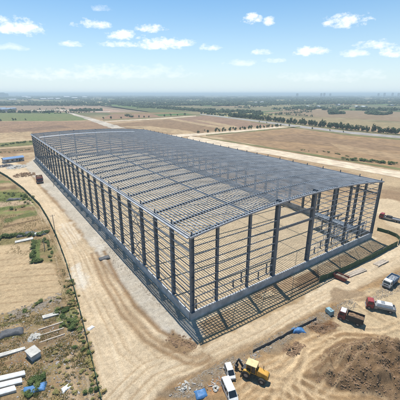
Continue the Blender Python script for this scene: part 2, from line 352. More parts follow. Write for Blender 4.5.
cls[fc(apron) > .5] = 1; cls[fc(minside) > .5] = 1; cls[fc(mroad) > .5] = 2; cls[fc(MO1) > .5] = 3; cls[fc(MO2) > .5] = 4
def piece(name, k):
    q = QUADS[cls == k]; u, inv = np.unique(q, return_inverse=True); inv = inv.reshape(-1)
    me = bpy.data.meshes.new(name); nf = len(q)
    me.vertices.add(len(u)); me.vertices.foreach_set('co', np.stack([X.ravel()[u], Y.ravel()[u], Z.ravel()[u]], -1).ravel().astype(np.float32))
    me.loops.add(nf*4); me.loops.foreach_set('vertex_index', inv.astype(np.int32))
    me.polygons.add(nf); me.polygons.foreach_set('loop_start', np.arange(0, nf*4, 4, dtype=np.int32)); me.polygons.foreach_set('loop_total', np.full(nf, 4, np.int32))
    me.polygons.foreach_set('use_smooth', np.ones(nf, bool)); me.update(calc_edges=True)
    a = me.attributes.new('soil_colour', 'FLOAT_COLOR', 'POINT')
    a.data.foreach_set('color', np.concatenate([COLR.reshape(-1,3)[u], np.ones((len(u),1))], 1).ravel().astype(np.float32))
    me.materials.append(M_SOIL); o = bpy.data.objects.new(name, me); COL.objects.link(o); return o
struct(piece('ground', 0)); struct(piece('construction_yard', 1)); struct(piece('dirt_road', 2)); struct(piece('garden_ground', 5))
tag(piece('earth_mound', 3), 'large brown spoil mound of cloddy soil in the bottom right, rutted by tracks', 'earth mound')
tag(piece('earth_mound', 4), 'small dark brown soil heap between the blue tarpaulin bundle and the maroon tipper', 'earth mound')
def hz(x, y):
    i = min(max(np.searchsorted(XT, x)-1, 0), nx-2); j = min(max(np.searchsorted(YT, y)-1, 0), ny-2)
    a = (x-XT[i])/(XT[i+1]-XT[i]); b = (y-YT[j])/(YT[j+1]-YT[j])
    return float((Z[i,j]*(1-a)+Z[i+1,j]*a)*(1-b) + (Z[i,j+1]*(1-a)+Z[i+1,j+1]*a)*b)
def on(p): return Vector((p[0], p[1], hz(p[0], p[1])))
def GN(x, y): return on(G(x, y))
#--PART2--

# ------------------------------------------------------------------ the steel frame
A, B, Cc, D = Vector((0,0,0)), Vector((84.6,-2.2,0)), Vector((1.6,249,0)), Vector((96.5,226,0))
NB = 27
def Q(s, t, z=0.):
    p = A*(1-s)*(1-t) + B*(1-s)*t + Cc*s*(1-t) + D*s*t; return Vector((p.x, p.y, z))
def eave(s): return 23.2 - 2.0*s
def roofz(s, t): return eave(s) + (2.9-1.0*s)*4*t*(1-t)
def IP(w, h, tf, tw): return [(-w/2,-h/2),(w/2,-h/2),(w/2,-h/2+tf),(tw/2,-h/2+tf),(tw/2,h/2-tf),(w/2,h/2-tf),(w/2,h/2),(-w/2,h/2),(-w/2,h/2-tf),(-tw/2,h/2-tf),(-tw/2,-h/2+tf),(-w/2,-h/2+tf)]
bld = empty('steel_building_frame', (0,0,0), 0, 'long unclad steel building frame with dark columns, pale girts and shallow arched roof', 'building')
PL = 2.3
def sdir(t):                                                  # along the long side at t
    return (Q(1,t)-Q(0,t)).normalized()
def tdir(s): return (Q(s,1)-Q(s,0)).normalized()
def column(p, ztop, w, h, up, mt=M_STEEL):
    m = MB(); m.sweep([p+Vector((0,0,PL-.05)), Vector((p.x,p.y,ztop))], IP(w, h, .09, .12), up)
    m.box(p+Vector((0,0,PL+.03)), (w*1.4, h*1.2, .07))
    for z in np.arange(PL+2, ztop-1, 4.0): m.box(Vector((p.x,p.y,z)), (w*.9, w*.9, .05))     # stiffeners
    return m.build('column', mt, bld)
for i in range(NB+1):
    s = i/NB
    for t, sg in ((0., 1), (1., -1)):
        p = Q(s, t) + tdir(s)*sg*.55
        column(p, roofz(s, t)+.15, .75, .95, tdir(s))
        m = MB(); m.box(Vector((p.x,p.y,roofz(s,t)+.65)), (.26,.26,1.1)); m.build('post_head', M_STEEL, bld)
GT = [8.62, 19.6, 30.2, 46.5, 57.2, 67.0, 76.6]
for s, inset in ((0., .55), (1., -.55)):
    for x in GT:
        t = x/86.45; big = x in (30.2, 46.5); p = Q(s, t) + sdir(t)*inset
        column(p, roofz(s, t)+(.25 if not big else .6), 1.0 if big else .62, 1.15 if big else .7, sdir(t))
# low walls all round
def low_wall(a, b, nrm, name='plinth_wall'):
    m = MB(); n = 14
    m.bar(a+Vector((0,0,PL/2-.25)), b+Vector((0,0,PL/2-.25)), .45, PL+.5)
    return m.build(name, M_CONC, bld)
low_wall(Q(0,0), Q(0,1)+tdir(0)*.22, None); low_wall(Q(0,0)+sdir(0)*.226, Q(1,0), None); low_wall(Q(0,1)+sdir(1)*.226, Q(1,1), None); low_wall(Q(1,0)+tdir(1)*.226, Q(1,1)-tdir(1)*.226, None)
cop = MB()
for a, b in ((Q(0,0), Q(0,1)), (Q(0,0), Q(1,0)), (Q(0,1), Q(1,1))):
    cop.bar(a+Vector((0,0,PL+.035))+ (b-a).normalized()*.3, b+Vector((0,0,PL+.035))-(b-a).normalized()*.3, .2, .066)
cop.build('sill_rail', M_GALV, bld)
# rafters
for i in range(NB+1):
    s = i/NB; m = MB(); K = 20
    dz = -.16
    m.sweep([Q(s, t, roofz(s, t)+dz) + sdir(t)*(.5 if i == 0 else (-.5 if i == NB else 0)) for t in np.linspace(.006, .994, K+1)], IP(.40, .56, .05, .07))
    m.build('rafter', M_RAFT if i else M_STEEL, bld)
# purlins
NP = 92
for j in range(NP+1):
    t = .008 + .984*j/NP; m = MB()
    prof = [(-.105,-.1),(.105,-.1),(.105,-.08),(-.085,-.08),(-.085,.08),(.105,.08),(.105,.1),(-.105,.1)]
    pts = []
    for i in range(NB+1):
        s = i/NB; pts.append(Q(s, t, roofz(s, t)-.02 + (random.uniform(-.02,.02))))
    pts[0] = pts[0] - sdir(t)*.5; pts[-1] = pts[-1] + sdir(t)*.4
    m.sweep(pts, prof); m.build('purlin', M_PURL, bld)
# longitudinal ties, roof bracing
for t in (.22, .36, .5, .64, .78):
    m = MB(); m.sweep([Q(s, t, roofz(s, t)-.3) for s in np.linspace(.003, .997, NB+1)], IP(.26, .3, .05, .06)); m.build('roof_tie', M_RAFT, bld)
for i in (0, 1, 7, 8, 14, 20, 25, 26):
    m = MB(); tt = [0, .11, .22, .36, .5, .64, .78, .89, 1]
    for a, b in zip(tt[:-1], tt[1:]):
        s0, s1 = i/NB, (i+1)/NB
        m.tube(Q(s0, a, roofz(s0,a)-.35), Q(s1, b, roofz(s1,b)-.35), .07, 6); m.tube(Q(s0, b, roofz(s0,b)-.45), Q(s1, a, roofz(s1,a)-.45), .07, 6)
    m.build('roof_brace', M_RAFT, bld)
# eave beams and gutters: two pale bands along each eave
for t, sg in ((0., -1), (1., 1)):
    for off, z, w, h in ((.05, .12, .22, .34), (.55, -.1, .5, .26)):
        m = MB(); m.sweep([Q(s, t, eave(s)+z) + tdir(s)*sg*off for s in np.linspace(-.001, 1, NB+1)], [(-w/2,-h/2),(w/2,-h/2),(w/2,h/2),(-w/2,h/2)]); m.build('eave_beam' if off < .3 else 'gutter', M_EAVE, bld)
    m = MB()
    for z in (-4.6,): m.sweep([Q(s, t, eave(s)+z) - tdir(s)*sg*1.0 for s in np.linspace(0.002, .998, NB+1)], IP(.3,.55,.05,.06))
    m.build('strut', M_STEEL, bld)
# gable edge channel with cleats
for s, sg in ((0., -1), (1., 1)):
    m = MB(); m.sweep([Q(s, t, roofz(s,t)+.02) + sdir(t)*sg*.62 for t in np.linspace(-.004, 1.004, 25)], [(-.12,-.22),(.12,-.22),(.12,.22),(-.12,.22)])
    m.build('verge_channel', M_EAVE, bld)
    for j in range(0, NP, 3):
        t = .008+.984*j/NP; m = MB(); m.box(Q(s, t, roofz(s,t)+.2)+sdir(t)*sg*.42, (.5, .3, .16)); m.build('purlin_cleat', M_STEEL, bld)
# wall girts
for t, sg in ((0., -1), (1., 1)):
    for z in np.arange(PL+1.6, 22.2, 1.95):
        m = MB(); m.sweep([Q(s, t, z*(1-.03*s)) + tdir(s)*sg*.06 for s in (0, .25, .5, .75, 1)], [(-.07,-.1),(.07,-.1),(.07,.1),(.045,.1),(.045,-.075),(-.07,-.075)])
        m.build('girt', M_GIRT, bld)
for s, sg in ((0., -1), (1., 1)):
    for t0, t1, zs, mt, hh in ((0.002, 30.2/86.45, np.arange(PL+1.7, 23, 2.35), M_STEEL, .28), (30.2/86.45, 46.5/86.45, (17.4, 21.0), M_STEEL, .9), (46.5/86.45, .998, np.arange(PL+1.6, 23.5, 1.95), M_GIRT, .2)):
        for z in zs:
            if t1 < .4 and z > 22.5: continue
            m = MB(); m.bar(Q(s, t0, z)+sdir(t0)*sg*-.05, Q(s, t1, z)+sdir(t1)*sg*-.05, .16, hh*.8); m.build('girt', mt, bld)
# bracing bays of the long walls
for t, sg in ((0., -1), (1., 1)):
    for i in (3, 11, 19):
        m = MB(); s0, s1 = i/NB, (i+1)/NB; o = -tdir(s0)*sg*.5
        for za, zb in ((PL+.3, 12.5), (12.5, 22)):
            m.tube(Q(s0,t,za)+o, Q(s1,t,zb)+o, .11, 6); m.tube(Q(s1,t,za)+o+tdir(s0)*.24, Q(s0,t,zb)+o+tdir(s0)*.24, .11, 6)
        m.build('wall_brace', M_STEEL, bld)
# sheeted bays at the far end and a pale lapped strip
def sheet(s0, s1, t0, t1, mt, dz, name='roof_panel'):
    m = MB(); vs, fs = [], []; K = 60
    for side in (0, .05):
        for k in range(K+1):
            t = t0+(t1-t0)*k/K
            for s in (s0, s1): vs.append(Q(s, t, roofz(s,t)+dz+side+(.05 if k % 2 else 0)))
    n = (K+1)*2
    for k in range(K): a = 2*k; fs += [(a,a+1,a+3,a+2), (n+a,n+a+2,n+a+3,n+a+1)]
    m.add(vs, fs); return m.build(name, mt, bld)
sheet(.872, .884, .02, .80, M_ROOF, .16)
# platform inside the right part of the frame
def inside(x, y): return Q(y/249., x/84.6)
mz = MB(); mz.bar(inside(73.6, 2.5)+Vector((0,0,6)), inside(74.2, 21)+Vector((0,0,6)), 3.2, .6); pf = mz.build('platform_deck', M_STEEL, bld)
for y in (3, 9, 15, 20.5):
    for x in (72, 82.3):
        m = MB(); p = inside(x, y); m.sweep([p, p+Vector((0,0,5.75))], IP(.36,.36,.05,.06), (1,0,0)); m.build('platform_post', M_STEEL, pf)
for a, b in ((inside(71.8, 2.6), inside(72.3, 20.8)), (inside(62, 2.2), inside(83, 2.2)), (inside(62, 6.5), inside(71.5, 6.5))):
    m = MB()
    for z in ((6.9, 7.5) if a.y > 2.4 and a.x > 70 else (3.4, 4.6, 5.8, 6.9)): m.tube(a+Vector((0,0,z)), b+Vector((0,0,z)), .09, 6)
    n = 8
    for k in range(n): p = a.lerp(b, k/(n-1)); m.tube(p+Vector((0,0,6.2 if a.y > 2.4 and a.x > 70 else 0)), p+Vector((0,0,7.4)), .1, 6)
    m.build('platform_rail', M_GALV, pf)
for y in (3, 6.6, 10.2, 13.8, 17.4, 20.6):
    m = MB(); m.sweep([inside(75.3, y)+Vector((0,0,6)), inside(83.2, y)+Vector((0,0,6))], IP(.3,.45,.05,.06)); m.build('platform_beam', M_STEEL, pf)
# stub posts cast in the slab behind the gable wall
for px, py, h in ((196,309,2.6),(233,288,2.2),(241,283,3.2),(258,281,2.6),(266,275,3.4),(270,274,3.4),(320,250,3.2),(325,248,2.6),(331,246,3.0),(314,255,2.4)):
    p = G(px, py-2); p.y = max(p.y, 2.2); m = MB(); m.sweep([p, p+Vector((0,0,h))], IP(.3,.3,.04,.05), (1,0,0)); m.box(p+Vector((0,0,.06)), (.6,.6,.1)); m.build('stub_post', M_STEEL, bld)

# ------------------------------------------------------------------ fences
def net_fence(px, h, label, dz=0, cat='fence', step=3.0, lean=.12, mt=M_NET):
    P = [G(*p) for p in px]; pts = []
    for a, b in zip(P[:-1], P[1:]):
        n = max(1, int((b-a).length/1.2)); pts += [a.lerp(b, k/n) for k in range(n)]
    pts.append(P[-1]); pts = [on(p) for p in pts]
    root = empty('net_fence', tuple(pts[0]), 0, label, cat); o = pts[0]
    m = MB(); vs, fs = [], []; n = len(pts)
    for k, p in enumerate(pts):
        d = (pts[min(k+1,n-1)]-pts[max(k-1,0)]); q = Vector((d.y,-d.x,0)).normalized(); hh = h*random.uniform(.9, 1.05)
        for f, th in ((0,0),(.5,0),(1,0),(1,.05),(.5,.05),(0,.05)):
            w = q*(th + random.uniform(-lean, lean)*f*.6); vs.append(p - o + w + Vector((0,0,hh*f-.05 if f < .01 else hh*f)))
    for k in range(n-1):
        for j in range(6): a = 6*k+j; b = 6*k+(j+1) % 6; fs.append((a, b, b+6, a+6))
    m.add(vs, fs).build('netting', mt, root)
    L = 0; last = -9; cnt = 0; rail = MB()
    for k in range(n):
        if k: L += (pts[k]-pts[k-1]).length
        if L-last >= step and cnt < 95:
            last = L; cnt += 1; p = pts[k]-o; mm = MB(); mm.tube(p+Vector((0,0,-.3)), p+Vector((random.uniform(-.04,.04),0,h*1.12)), .06, 6); mm.build('post', M_WOODG, root)
    return root
net_fence([(-14,165),(8,178),(24,190),(40,206),(49,221),(57,238),(66,262),(74,288),(83,322),(92,360),(104,412)], 1.6, 'low dark green net fence running along the sandy road beside the allotments', step=3.4)
net_fence([(319,282),(335,275.5),(355,266.5),(375,257),(397,245.5)], 2.0, 'tall green hoarding of netting in front of the right part of the gable')
net_fence([(398,245),(399.5,240),(396,237),(388,233.5),(377,230.5)], 1.5, 'short green net fence curving back round the right corner of the frame')
net_fence([(253,352),(265,346),(278,339.5),(290,333),(303,326),(316,320)], .7, 'knee high dark barrier along the lower edge of the front road', mt=M_TARPD)

# ------------------------------------------------------------------ vehicles
def wheel(root, x, y, r, w, sg, hub=.55):
    m = MB(); m.lathe_y((x, y, r), [(r*hub,-w/2),(r*.9,-w/2),(r,-w*.36),(r,w*.36),(r*.9,w/2),(r*hub,w/2)], 22); t = m.build('wheel', M_TYRE, root, smooth=False)
    m = MB(); m.lathe_y((x, y, r), [(.01,-w*.42),(r*hub+.003,-w*.42),(r*hub+.003,w*.42),(r*.2,w*.30),(.01,w*.34)], 16); m.build('rim', M_RIM, t)
    return t
def place(name, px, py, z, hx, label, cat, group=None):
    """base below the point seen at height z; heading from a pair of bearings"""
    p = on(G(px, py, z)); a, b = G(*hx[0], z), G(*hx[1], z); d = b-a
    return empty(name, tuple(p), math.atan2(d.y, d.x), label, cat, group)
def van(root, L, W, H, hood=.75):
    h2 = L/2; rake = .55
    body = [(-h2,.35),(-h2,1.0),(-h2+.08,H-.15),(-h2+.25,H),(h2-hood-rake-.55,H),(h2-hood-rake-.3,H-.06),(h2-hood,H*.56),(h2-.12,H*.45),(h2,H*.36),(h2,.32),(h2-.2,.28),(-h2+.2,.28)]
    b = MB().profile(body, lambda x, z: W/2 if z < H*.58 else W/2-.16*(z-H*.58)/(H*.42)).build('body', M_WHITE, root, .06)
    xa, za, xb, zb = h2-hood-.03, H*.575, h2-hood-rake-.27, H-.12
    def scr(x0,z0,x1,z1,y0,y1,name,o=.02):
        n = Vector((z1-z0, 0, x0-x1)).normalized()*(o if x0 > 0 else -o); n = Vector((abs(n.x)*(1 if x0 > 0 else -1),0,abs(n.z)))
        MB().add([Vector((x0,-y0,z0))+n, Vector((x0,y0,z0))+n, Vector((x1,y1,z1))+n, Vector((x1,-y1,z1))+n, Vector((x0,-y0,z0))-n, Vector((x0,y0,z0))-n, Vector((x1,y1,z1))-n, Vector((x1,-y1,z1))-n], [(0,1,2,3),(7,6,5,4),(0,4,5,1),(1,5,6,2),(2,6,7,3),(3,7,4,0)]).build(name, M_GLASS, root)
    scr(xa,za,xb,zb,W/2-.13,W/2-.2,'windscreen',.03); scr(-h2+.0,H*.6,-h2+.07,H-.22,W/2-.18,W/2-.25,'rear_window',.02)
    for sg in (-1, 1):
        xs = [(-h2+.3,-h2+L*.33),(-h2+L*.36,-h2+L*.62),(-h2+L*.65, xb+.12)]
        for k, (x0, x1) in enumerate(xs):
            q = .12 if k == 2 else 0; y0, y1 = sg*(W/2+.012-.012), sg*(W/2-.12)
            MB().add([(x0,y0,H*.6),(x1+q*2.2,y0,H*.6),(x1,y1,H-.2),(x0,y1,H-.2),(x0,y0-sg*.06+sg*.075,H*.6),(x1+q*2.2,y0+sg*.015,H*.6),(x1,y1+sg*.015,H-.2),(x0,y1+sg*.015,H-.2)], [(0,1,2,3),(4,7,6,5),(0,4,5,1),(1,5,6,2),(2,6,7,3),(3,7,4,0)]).build('side_window', M_GLASS, root)
        wheel(root, h2-hood-.25, sg*(W/2-.1), .33, .22, sg); wheel(root, -h2+.95, sg*(W/2-.1), .33, .22, sg)
        MB().box((h2-.05, sg*(W/2-.28), H*.38), (.14,.34,.17)).build('headlight', M_LAMP, root, .02)
        MB().box((-h2-.005, sg*(W/2-.14), 1.05), (.06,.14,.45)).build('tail_light', M_REDL, root)
        MB().box((xa-.15, sg*(W/2+.12), H*.62), (.1,.2,.2)).build('mirror', M_BLACK, root, .02)
    MB().box((h2+.02,0,.42), (.12,W-.1,.22)).build('bumper', M_GREYM, root, .03)
    MB().box((h2-.01,0,H*.33), (.05,W*.4,.13)).build('grille', M_BLACK, root)
r_ = place('van', 229.6, 384.9, 2.05, ((226.9,379.4),(231.7,390)), 'white minibus parked in the foreground with dark windscreen facing the viewer', 'van'); van(r_, 4.7, 1.8, 2.05, .45)
r_ = place('compact_van', 229.9, 367.9, 1.7, ((229.2,366.2),(231.6,372.6)), 'smaller white compact van parked just behind the white minibus', 'van'); van(r_, 3.5, 1.6, 1.75, .5); r_.scale = (.95,)*3

def truck(root, cab, roof, bed, kind, L=6.6, W=2.2, bedh=.9):
    h2 = L/2; ch = MB(); cl = 1.75; zc = .75
    for sg in (-1,1): ch.box((-.1, sg*.4, .72), (L-.5,.16,.22))
    for x in (-h2+.6, -.8, .8): ch.box((x,0,.72),(.14,.9,.16))
    ch.build('chassis', M_BLACK, root)
    x1, x0 = h2, h2-cl
    b = MB().profile([(x0,.62),(x0,2.35),(x0+.12,2.5),(x1-.5,2.5),(x1-.3,2.4),(x1-.06,1.55),(x1,1.35),(x1,.55),(x1-.15,.45),(x0+.2,.5)], lambda x, z: W/2-.04 if z < 1.5 else W/2-.04-.14*(z-1.5)).build('cab', cab, root, .06)
    MB().add([(x1-.035,-W/2+.2,1.55),(x1-.035,W/2-.2,1.55),(x1-.29,W/2-.28,2.34),(x1-.29,-W/2+.28,2.34),(x1-.09,-W/2+.2,1.53),(x1-.09,W/2-.2,1.53),(x1-.34,W/2-.28,2.32),(x1-.34,-W/2+.28,2.32)], [(0,1,2,3),(7,6,5,4),(0,4,5,1),(1,5,6,2),(2,6,7,3),(3,7,4,0)]).build('windscreen', M_GLASS, root)
    if roof: MB().box((x0+.72,0,2.53),(1.25,W-.45,.1)).build('cab_roof', roof, root, .04)
    for sg in (-1,1):
        MB().box((x0+.85, sg*(W/2-.075), 1.85), (.95,.06,.55)).build('side_window', M_GLASS, root)
        MB().box((x1+.005, sg*(W/2-.35), .85), (.06,.35,.18)).build('headlight', M_LAMP, root, .015)
        MB().box((x1-.2, sg*(W/2+.14), 1.9), (.08,.16,.4)).build('mirror', M_BLACK, root, .02)
        MB().box((x0-.55, sg*.75, .7), (.8,.4,.45)).build('fuel_tank' if sg > 0 else 'tool_box', M_GREYM, root, .05)
        wheel(root, h2-.75, sg*(W/2-.15), .48, .28, sg); wheel(root, -h2+1.15, sg*(W/2-.22), .48, .45, sg)
        if L > 6.9: wheel(root, -h2+2.2, sg*(W/2-.22), .48, .45, sg)
    MB().box((x1+.04,0,.58),(.12,W-.05,.26)).build('bumper', M_GREYM, root, .03); MB().box((x1+.012,0,1.12),(.04,W*.6,.28)).build('grille', M_BLACK, root)
    bx0, bx1 = -h2, x0-.18; cx = (bx0+bx1)/2; bl = bx1-bx0; z0 = 1.0
    MB().box((cx,0,z0),(bl,W,.14)).build('bed_floor', bed, root)
    for sg in (-1,1):
        m = MB().box((cx, sg*(W/2-.04), z0+.07+bedh/2), (bl,.08,bedh))
        for x in np.linspace(bx0+.2, bx1-.2, 6): m.box((x, sg*(W/2+.02), z0+.05+bedh/2), (.08,.05,bedh-.04))
        m.build('side_board', bed, root)
    MB().box((bx0+.04,0,z0+.07+bedh/2),(.08,W-.17,bedh-.01)).build('tailgate', bed, root); MB().box((bx1-.04,0,z0+.2+bedh/2),(.08,W-.17,bedh+.25)).build('headboard', bed, root)
    return cx, bl, z0, W
def heap(root, cx, bl, z, W, mt, h=.5, name='load'):
    m = MB(); K = 8; vs, fs = [], []
    for i in range(K+1):
        for j in range(K+1):
            u, v = i/K, j/K; e = min(u,1-u,v,1-v)*4; e = min(1,e)
            vs.append((cx+(u-.5)*(bl-.2), (v-.5)*(W-.2), z+.15+h*e*random.uniform(.6,1.2)))
    for i in range(K):
        for j in range(K): a = i*(K+1)+j; fs.append((a,a+K+1,a+K+2,a+1))
    return m.add(vs, fs).build(name, mt, root)
r_ = place('flatbed_truck', 380.2, 306.8, .9, ((385,307.8),(373,305.2)), 'lorry with a bright red cab and grey bed carrying a white covered load', 'truck')
cx, bl, z0, W = truck(r_, M_RED, None, M_GREYM, 'flat', 6.8, 2.2, .5)
m = MB().box((cx+.1,0,z0+.75),(bl-1.0,W-.5,1.15),taper=.9); m.build('load_cover', M_TARPW, r_, .12)
MB().box((cx+.1+(bl-1.0)*.12,0,z0+1.36),(.9,W-1.0,.1)).build('load_hatch', M_GREYM, r_, .03)
r_ = place('tipper_truck', 390.5, 282, .9, ((394,279),(386.5,285.4)), 'tipper lorry with a white cab and blue body beside the road at the right edge', 'truck')
cx, bl, z0, W = truck(r_, M_WHITE, None, M_BLUE, 'tip', 6.4, 2.3, 1.1); heap(r_, cx, bl, z0+.55, W, M_GREYM, .35)
r_ = place('tipper_truck', 350.8, 318, .9, ((357,320),(344,315.4)), 'maroon tipper with a white cab roof and dark body near the small soil heap', 'truck')
cx, bl, z0, W = truck(r_, M_MAROON, M_WHITE, M_BLACK, 'tip', 5.8, 2.4, 1.2); heap(r_, cx, bl, z0+.5, W, M_CLOD, .5)
r_ = place('flatbed_truck', 390.5, 218.6, .8, ((395,219.6),(386,217.4)), 'dark red lorry with a grey flat bed standing on the track right of the frame', 'truck')
cx, bl, z0, W = truck(r_, M_RED, None, M_GREYM, 'flat', 9.0, 2.5, .35); m = MB()
for k in range(3): m.box((cx+1.6, -.6+k*.6, z0+.55), (2.2,.5,.8))
m.build('crates', M_BLACK, r_, .04)
r_ = place('tipper_truck', 39.8, 180.4, 1.0, ((38.8,177.2),(40.8,184.5)), 'dusty brown tipper standing alone on the yard left of the long wall', 'truck')
cx, bl, z0, W = truck(r_, M_MAROON, M_MAROON, M_MAROON, 'tip', 8.0, 2.9, 1.5); heap(r_, cx, bl, z0+.8, W, M_CLOD, .7); r_.scale = (1.1,1.3,1.4)

# tractor digger
r_ = place('tractor_digger', 254.0, 372.6, .9, ((247,368.6),(263,375.2)), 'yellow tractor digger with a pale yellow cab roof, dark rear arm and big tyres', 'digger')
def loader(root):
    ch = MB().box((.1,0,.95),(5.0,.8,.5)).box((-1.3,0,1.15),(1.6,1.3,.6)); ch.build('chassis', M_BLACK, root, .05)
    MB().profile([(.55,1.05),(.55,2.05),(.75,2.15),(2.5,1.9),(2.72,1.7),(2.75,1.0),(2.6,.9)], lambda x, z: .62 if z < 1.8 else .54).build('bonnet', M_YEL, root, .08)
    MB().box((2.76,0,1.4),(.05,.85,.55)).build('radiator_grille', M_BLACK, root)
    MB().tube((1.6,.42,2.0),(1.6,.42,2.85),.06).build('exhaust_pipe', M_BLACK, root)
    for sg in (-1,1):
        MB().profile([(-1.9,1.25),(-1.7,1.75),(-1.0,1.85),(-.5,1.6),(-.4,1.2)], lambda x, z: .22).build('mudguard', M_YEL, root, .05).location = (0, sg*.95, 0)
        wheel(root, -1.15, sg*1.0, .82, .55, sg, .5); wheel(root, 1.75, sg*.95, .62, .42, sg, .5)
    fr = MB()
    for x in (-1.35,.5):
        for sg in (-1,1): fr.bar((x,sg*.72,1.35),(x*.92,sg*.68,2.95),.1,.1,(1,0,0))
    for sg in (-1,1): fr.bar((-.4,sg*.72,1.35),(-.4,sg*.68,2.95),.08,.08,(1,0,0)); fr.bar((-1.35,sg*.72,1.4),(.5,sg*.72,1.4),.1,.12)
    fr.build('cab_frame', M_YEL, root)
    MB().box((-.42,0,3.0),(2.05,1.62,.16)).build('cab_roof', M_CREAM, root, .06)
    MB().box((.47,0,2.2),(.03,1.28,1.4)).build('windscreen', M_GLASS, root); MB().box((-1.28,0,2.2),(.03,1.28,1.4)).build('rear_window', M_GLASS, root)
    for sg in (-1,1): MB().box((-.42,sg*.69,2.15),(1.55,.025,1.35)).build('side_window', M_GLASS, root)
    MB().box((-.5,0,1.7),(.5,.55,.6)).build('seat', M_BLACK, root, .06)
    # rear digging arm folded up behind the cab
    MB().bar((-2.1,.15,.9),(-3.1,.15,2.5),.3,.36).build('boom', M_BLACK, root, .03); MB().bar((-3.05,.15,2.55),(-3.55,.15,1.1),.24,.3,(1,0,0)).build('dipper_arm', M_BLACK, root, .03)
    MB().tube((-2.2,.15,1.45),(-3.0,.15,2.6),.07).build('hydraulic_ram', M_GREYM, root)
    MB().profile([(-3.75,1.1),(-3.3,1.15),(-3.1,.8),(-3.3,.4),(-3.7,.35),(-3.45,.7)], lambda x, z: .4).build('digger_bucket', M_BLACK, root)
    for sg in (-1,1): MB().bar((-2.0,sg*.7,.9),(-2.15,sg*1.25,.1),.16,.16,(1,0,0)).build('stabiliser_leg', M_BLACK, root)
    MB().box((-2.0,0,.9),(.2,1.7,.35)).build('rear_frame', M_BLACK, root)
loader(r_); r_.scale = (1.1,)*3

# ------------------------------------------------------------------ loose things about the site
def skip(px, py, hx, label):
    r = place('rubbish_skip', px, py, .5, hx, label, 'skip'); s = MB()
    for sg in (-1,1): s.add([(-2.2,sg*.95,1.3),(2.2,sg*.95,1.3),(1.5,sg*.85,.1),(-1.5,sg*.85,.1),(-2.2,sg*.88,1.3),(2.2,sg*.88,1.3),(1.5,sg*.78,.1),(-1.5,sg*.78,.1)], [(0,1,2,3),(7,6,5,4),(0,4,5,1),(1,5,6,2),(2,6,7,3),(3,7,4,0)])
    for sx in (-1,1): s.bar((sx*2.15,0,1.28),(sx*1.47,0,.12),1.7,.07,(0,1,0)) if False else s.add([(sx*2.2,-.9,1.3),(sx*2.2,.9,1.3),(sx*1.5,.8,.1),(sx*1.5,-.8,.1),(sx*2.13,-.9,1.3),(sx*2.13,.9,1.3),(sx*1.43,.8,.1),(sx*1.43,-.8,.1)], [(0,1,2,3),(7,6,5,4),(0,4,5,1),(1,5,6,2),(2,6,7,3),(3,7,4,0)])
    s.box((0,0,.1),(3.0,1.6,.08)); s.build('tub', M_MAROON, r); heap(r, 0, 4.0, .75, 1.85, M_BRICKS, .4); m = MB()
    for sg in (-1,1): m.bar((-2.25,sg*.97,1.33),(2.25,sg*.97,1.33),.1,.1)
    m.build('rim_rail', M_MAROON, r)
skip(341, 278, ((335,275.5),(346.5,280.5)), 'rusty red skip full of rubble between the green hoarding and the road')
r_ = place('water_tank', 329.6, 312, .7, ((327,309.6),(332.5,314.2)), 'small teal tank on a skid beside the road near the maroon tipper', 'tank')
MB().box((0,0,.85),(2.0,1.3,1.2),taper=.92).build('tank_body', M_TEAL, r_, .1); MB().box((0,.4,.12),(2.1,.14,.2)).box((0,-.4,.12),(2.1,.14,.2)).build('skid', M_BLACK, r_); m = MB(); m.tube((.3,0,1.4),(.3,0,1.58),.22,14); m.build('lid', M_GREYM, r_)
def tarp(px, w, l, h, mt, label, cat='tarpaulin', name='tarpaulin', rz=None, off=0):
    p = GN(*px[0]); q = GN(*px[1]); d = q-p; r0 = math.atan2(d.y, d.x); K = 14; vs, fs = [], []; sd = random.randint(0, 999)
    xs = np.array([[ (i/K-.5)*l for j in range(K+1)] for i in range(K+1)]); ys = np.array([[(j/K-.5)*w for j in range(K+1)] for i in range(K+1)])
    nz = fbm(xs+sd, ys, .55, 3, sd); e = np.minimum(1-np.abs(xs)/(l/2), 1-np.abs(ys)/(w/2)); z = h*(sstep(0,.35,e))*(.8+1.2*nz)+.05
    xs = xs+fbm(xs, ys+sd, .5, 2, 5)*.9; ys = ys+fbm(xs+sd, ys, .5, 2, 6)*.7
    c = (p+q)/2
    for i in range(K+1):
        for j in range(K+1): vs.append((xs[i,j], ys[i,j], max(.03, z[i,j])))
    n = len(vs); vs += [(a, b, c_-.12) for a, b, c_ in vs]
    for i in range(K):
        for j in range(K): a = i*(K+1)+j; fs += [(a,a+K+1,a+K+2,a+1), (n+a,n+a+1,n+a+K+2,n+a+K+1)]
    rim = [i*(K+1) for i in range(K+1)] + [K*(K+1)+j for j in range(1,K+1)] + [i*(K+1)+K for i in range(K-1,-1,-1)] + [j for j in range(K-1,0,-1)]
    for a, b in zip(rim, rim[1:]+rim[:1]): fs.append((b, a, n+a, n+b))
    o = MB().add(vs, fs).build(name, mt, None, smooth=True); o.location = on(c); o.rotation_euler = (0,0,r0); return tag(o, label, cat)
tarp(((293,331.5),(305,330.5)), 1.7, 2.9, .9, M_TARP, 'bright blue tarpaulin bundle at the lower edge of the front road')
tarp(((196,396),(207,393)), 1.9, 2.2, .6, M_TARP, 'crumpled blue tarpaulin on rubble left of the white minibus')
tarp(((27,391),(42,387)), 2.0, 3.6, .3, M_TARP, 'faded blue tarpaulin lying on grass below the white sheets')
tarp(((63,391),(69,387)), 1.3, 1.8, .3, M_TARPW, 'small white sheet lying among dry weeds left of the net fence')
tarp(((87,330.5),(94,326)), 1.0, 1.6, .35, M_TARPW, 'pale plastic sheet caught beside the net fence on the sandy road')
tarp(((1,336),(21,331)), 2.6, 5.0, .9, M_TARPD, 'dark sheeted pile in the allotments left of the white stone heap')
tarp(((100,259),(109,257)), 2.2, 3.6, .5, M_TARPD, 'grey sheeted heap lying on the gravel yard by the long wall')
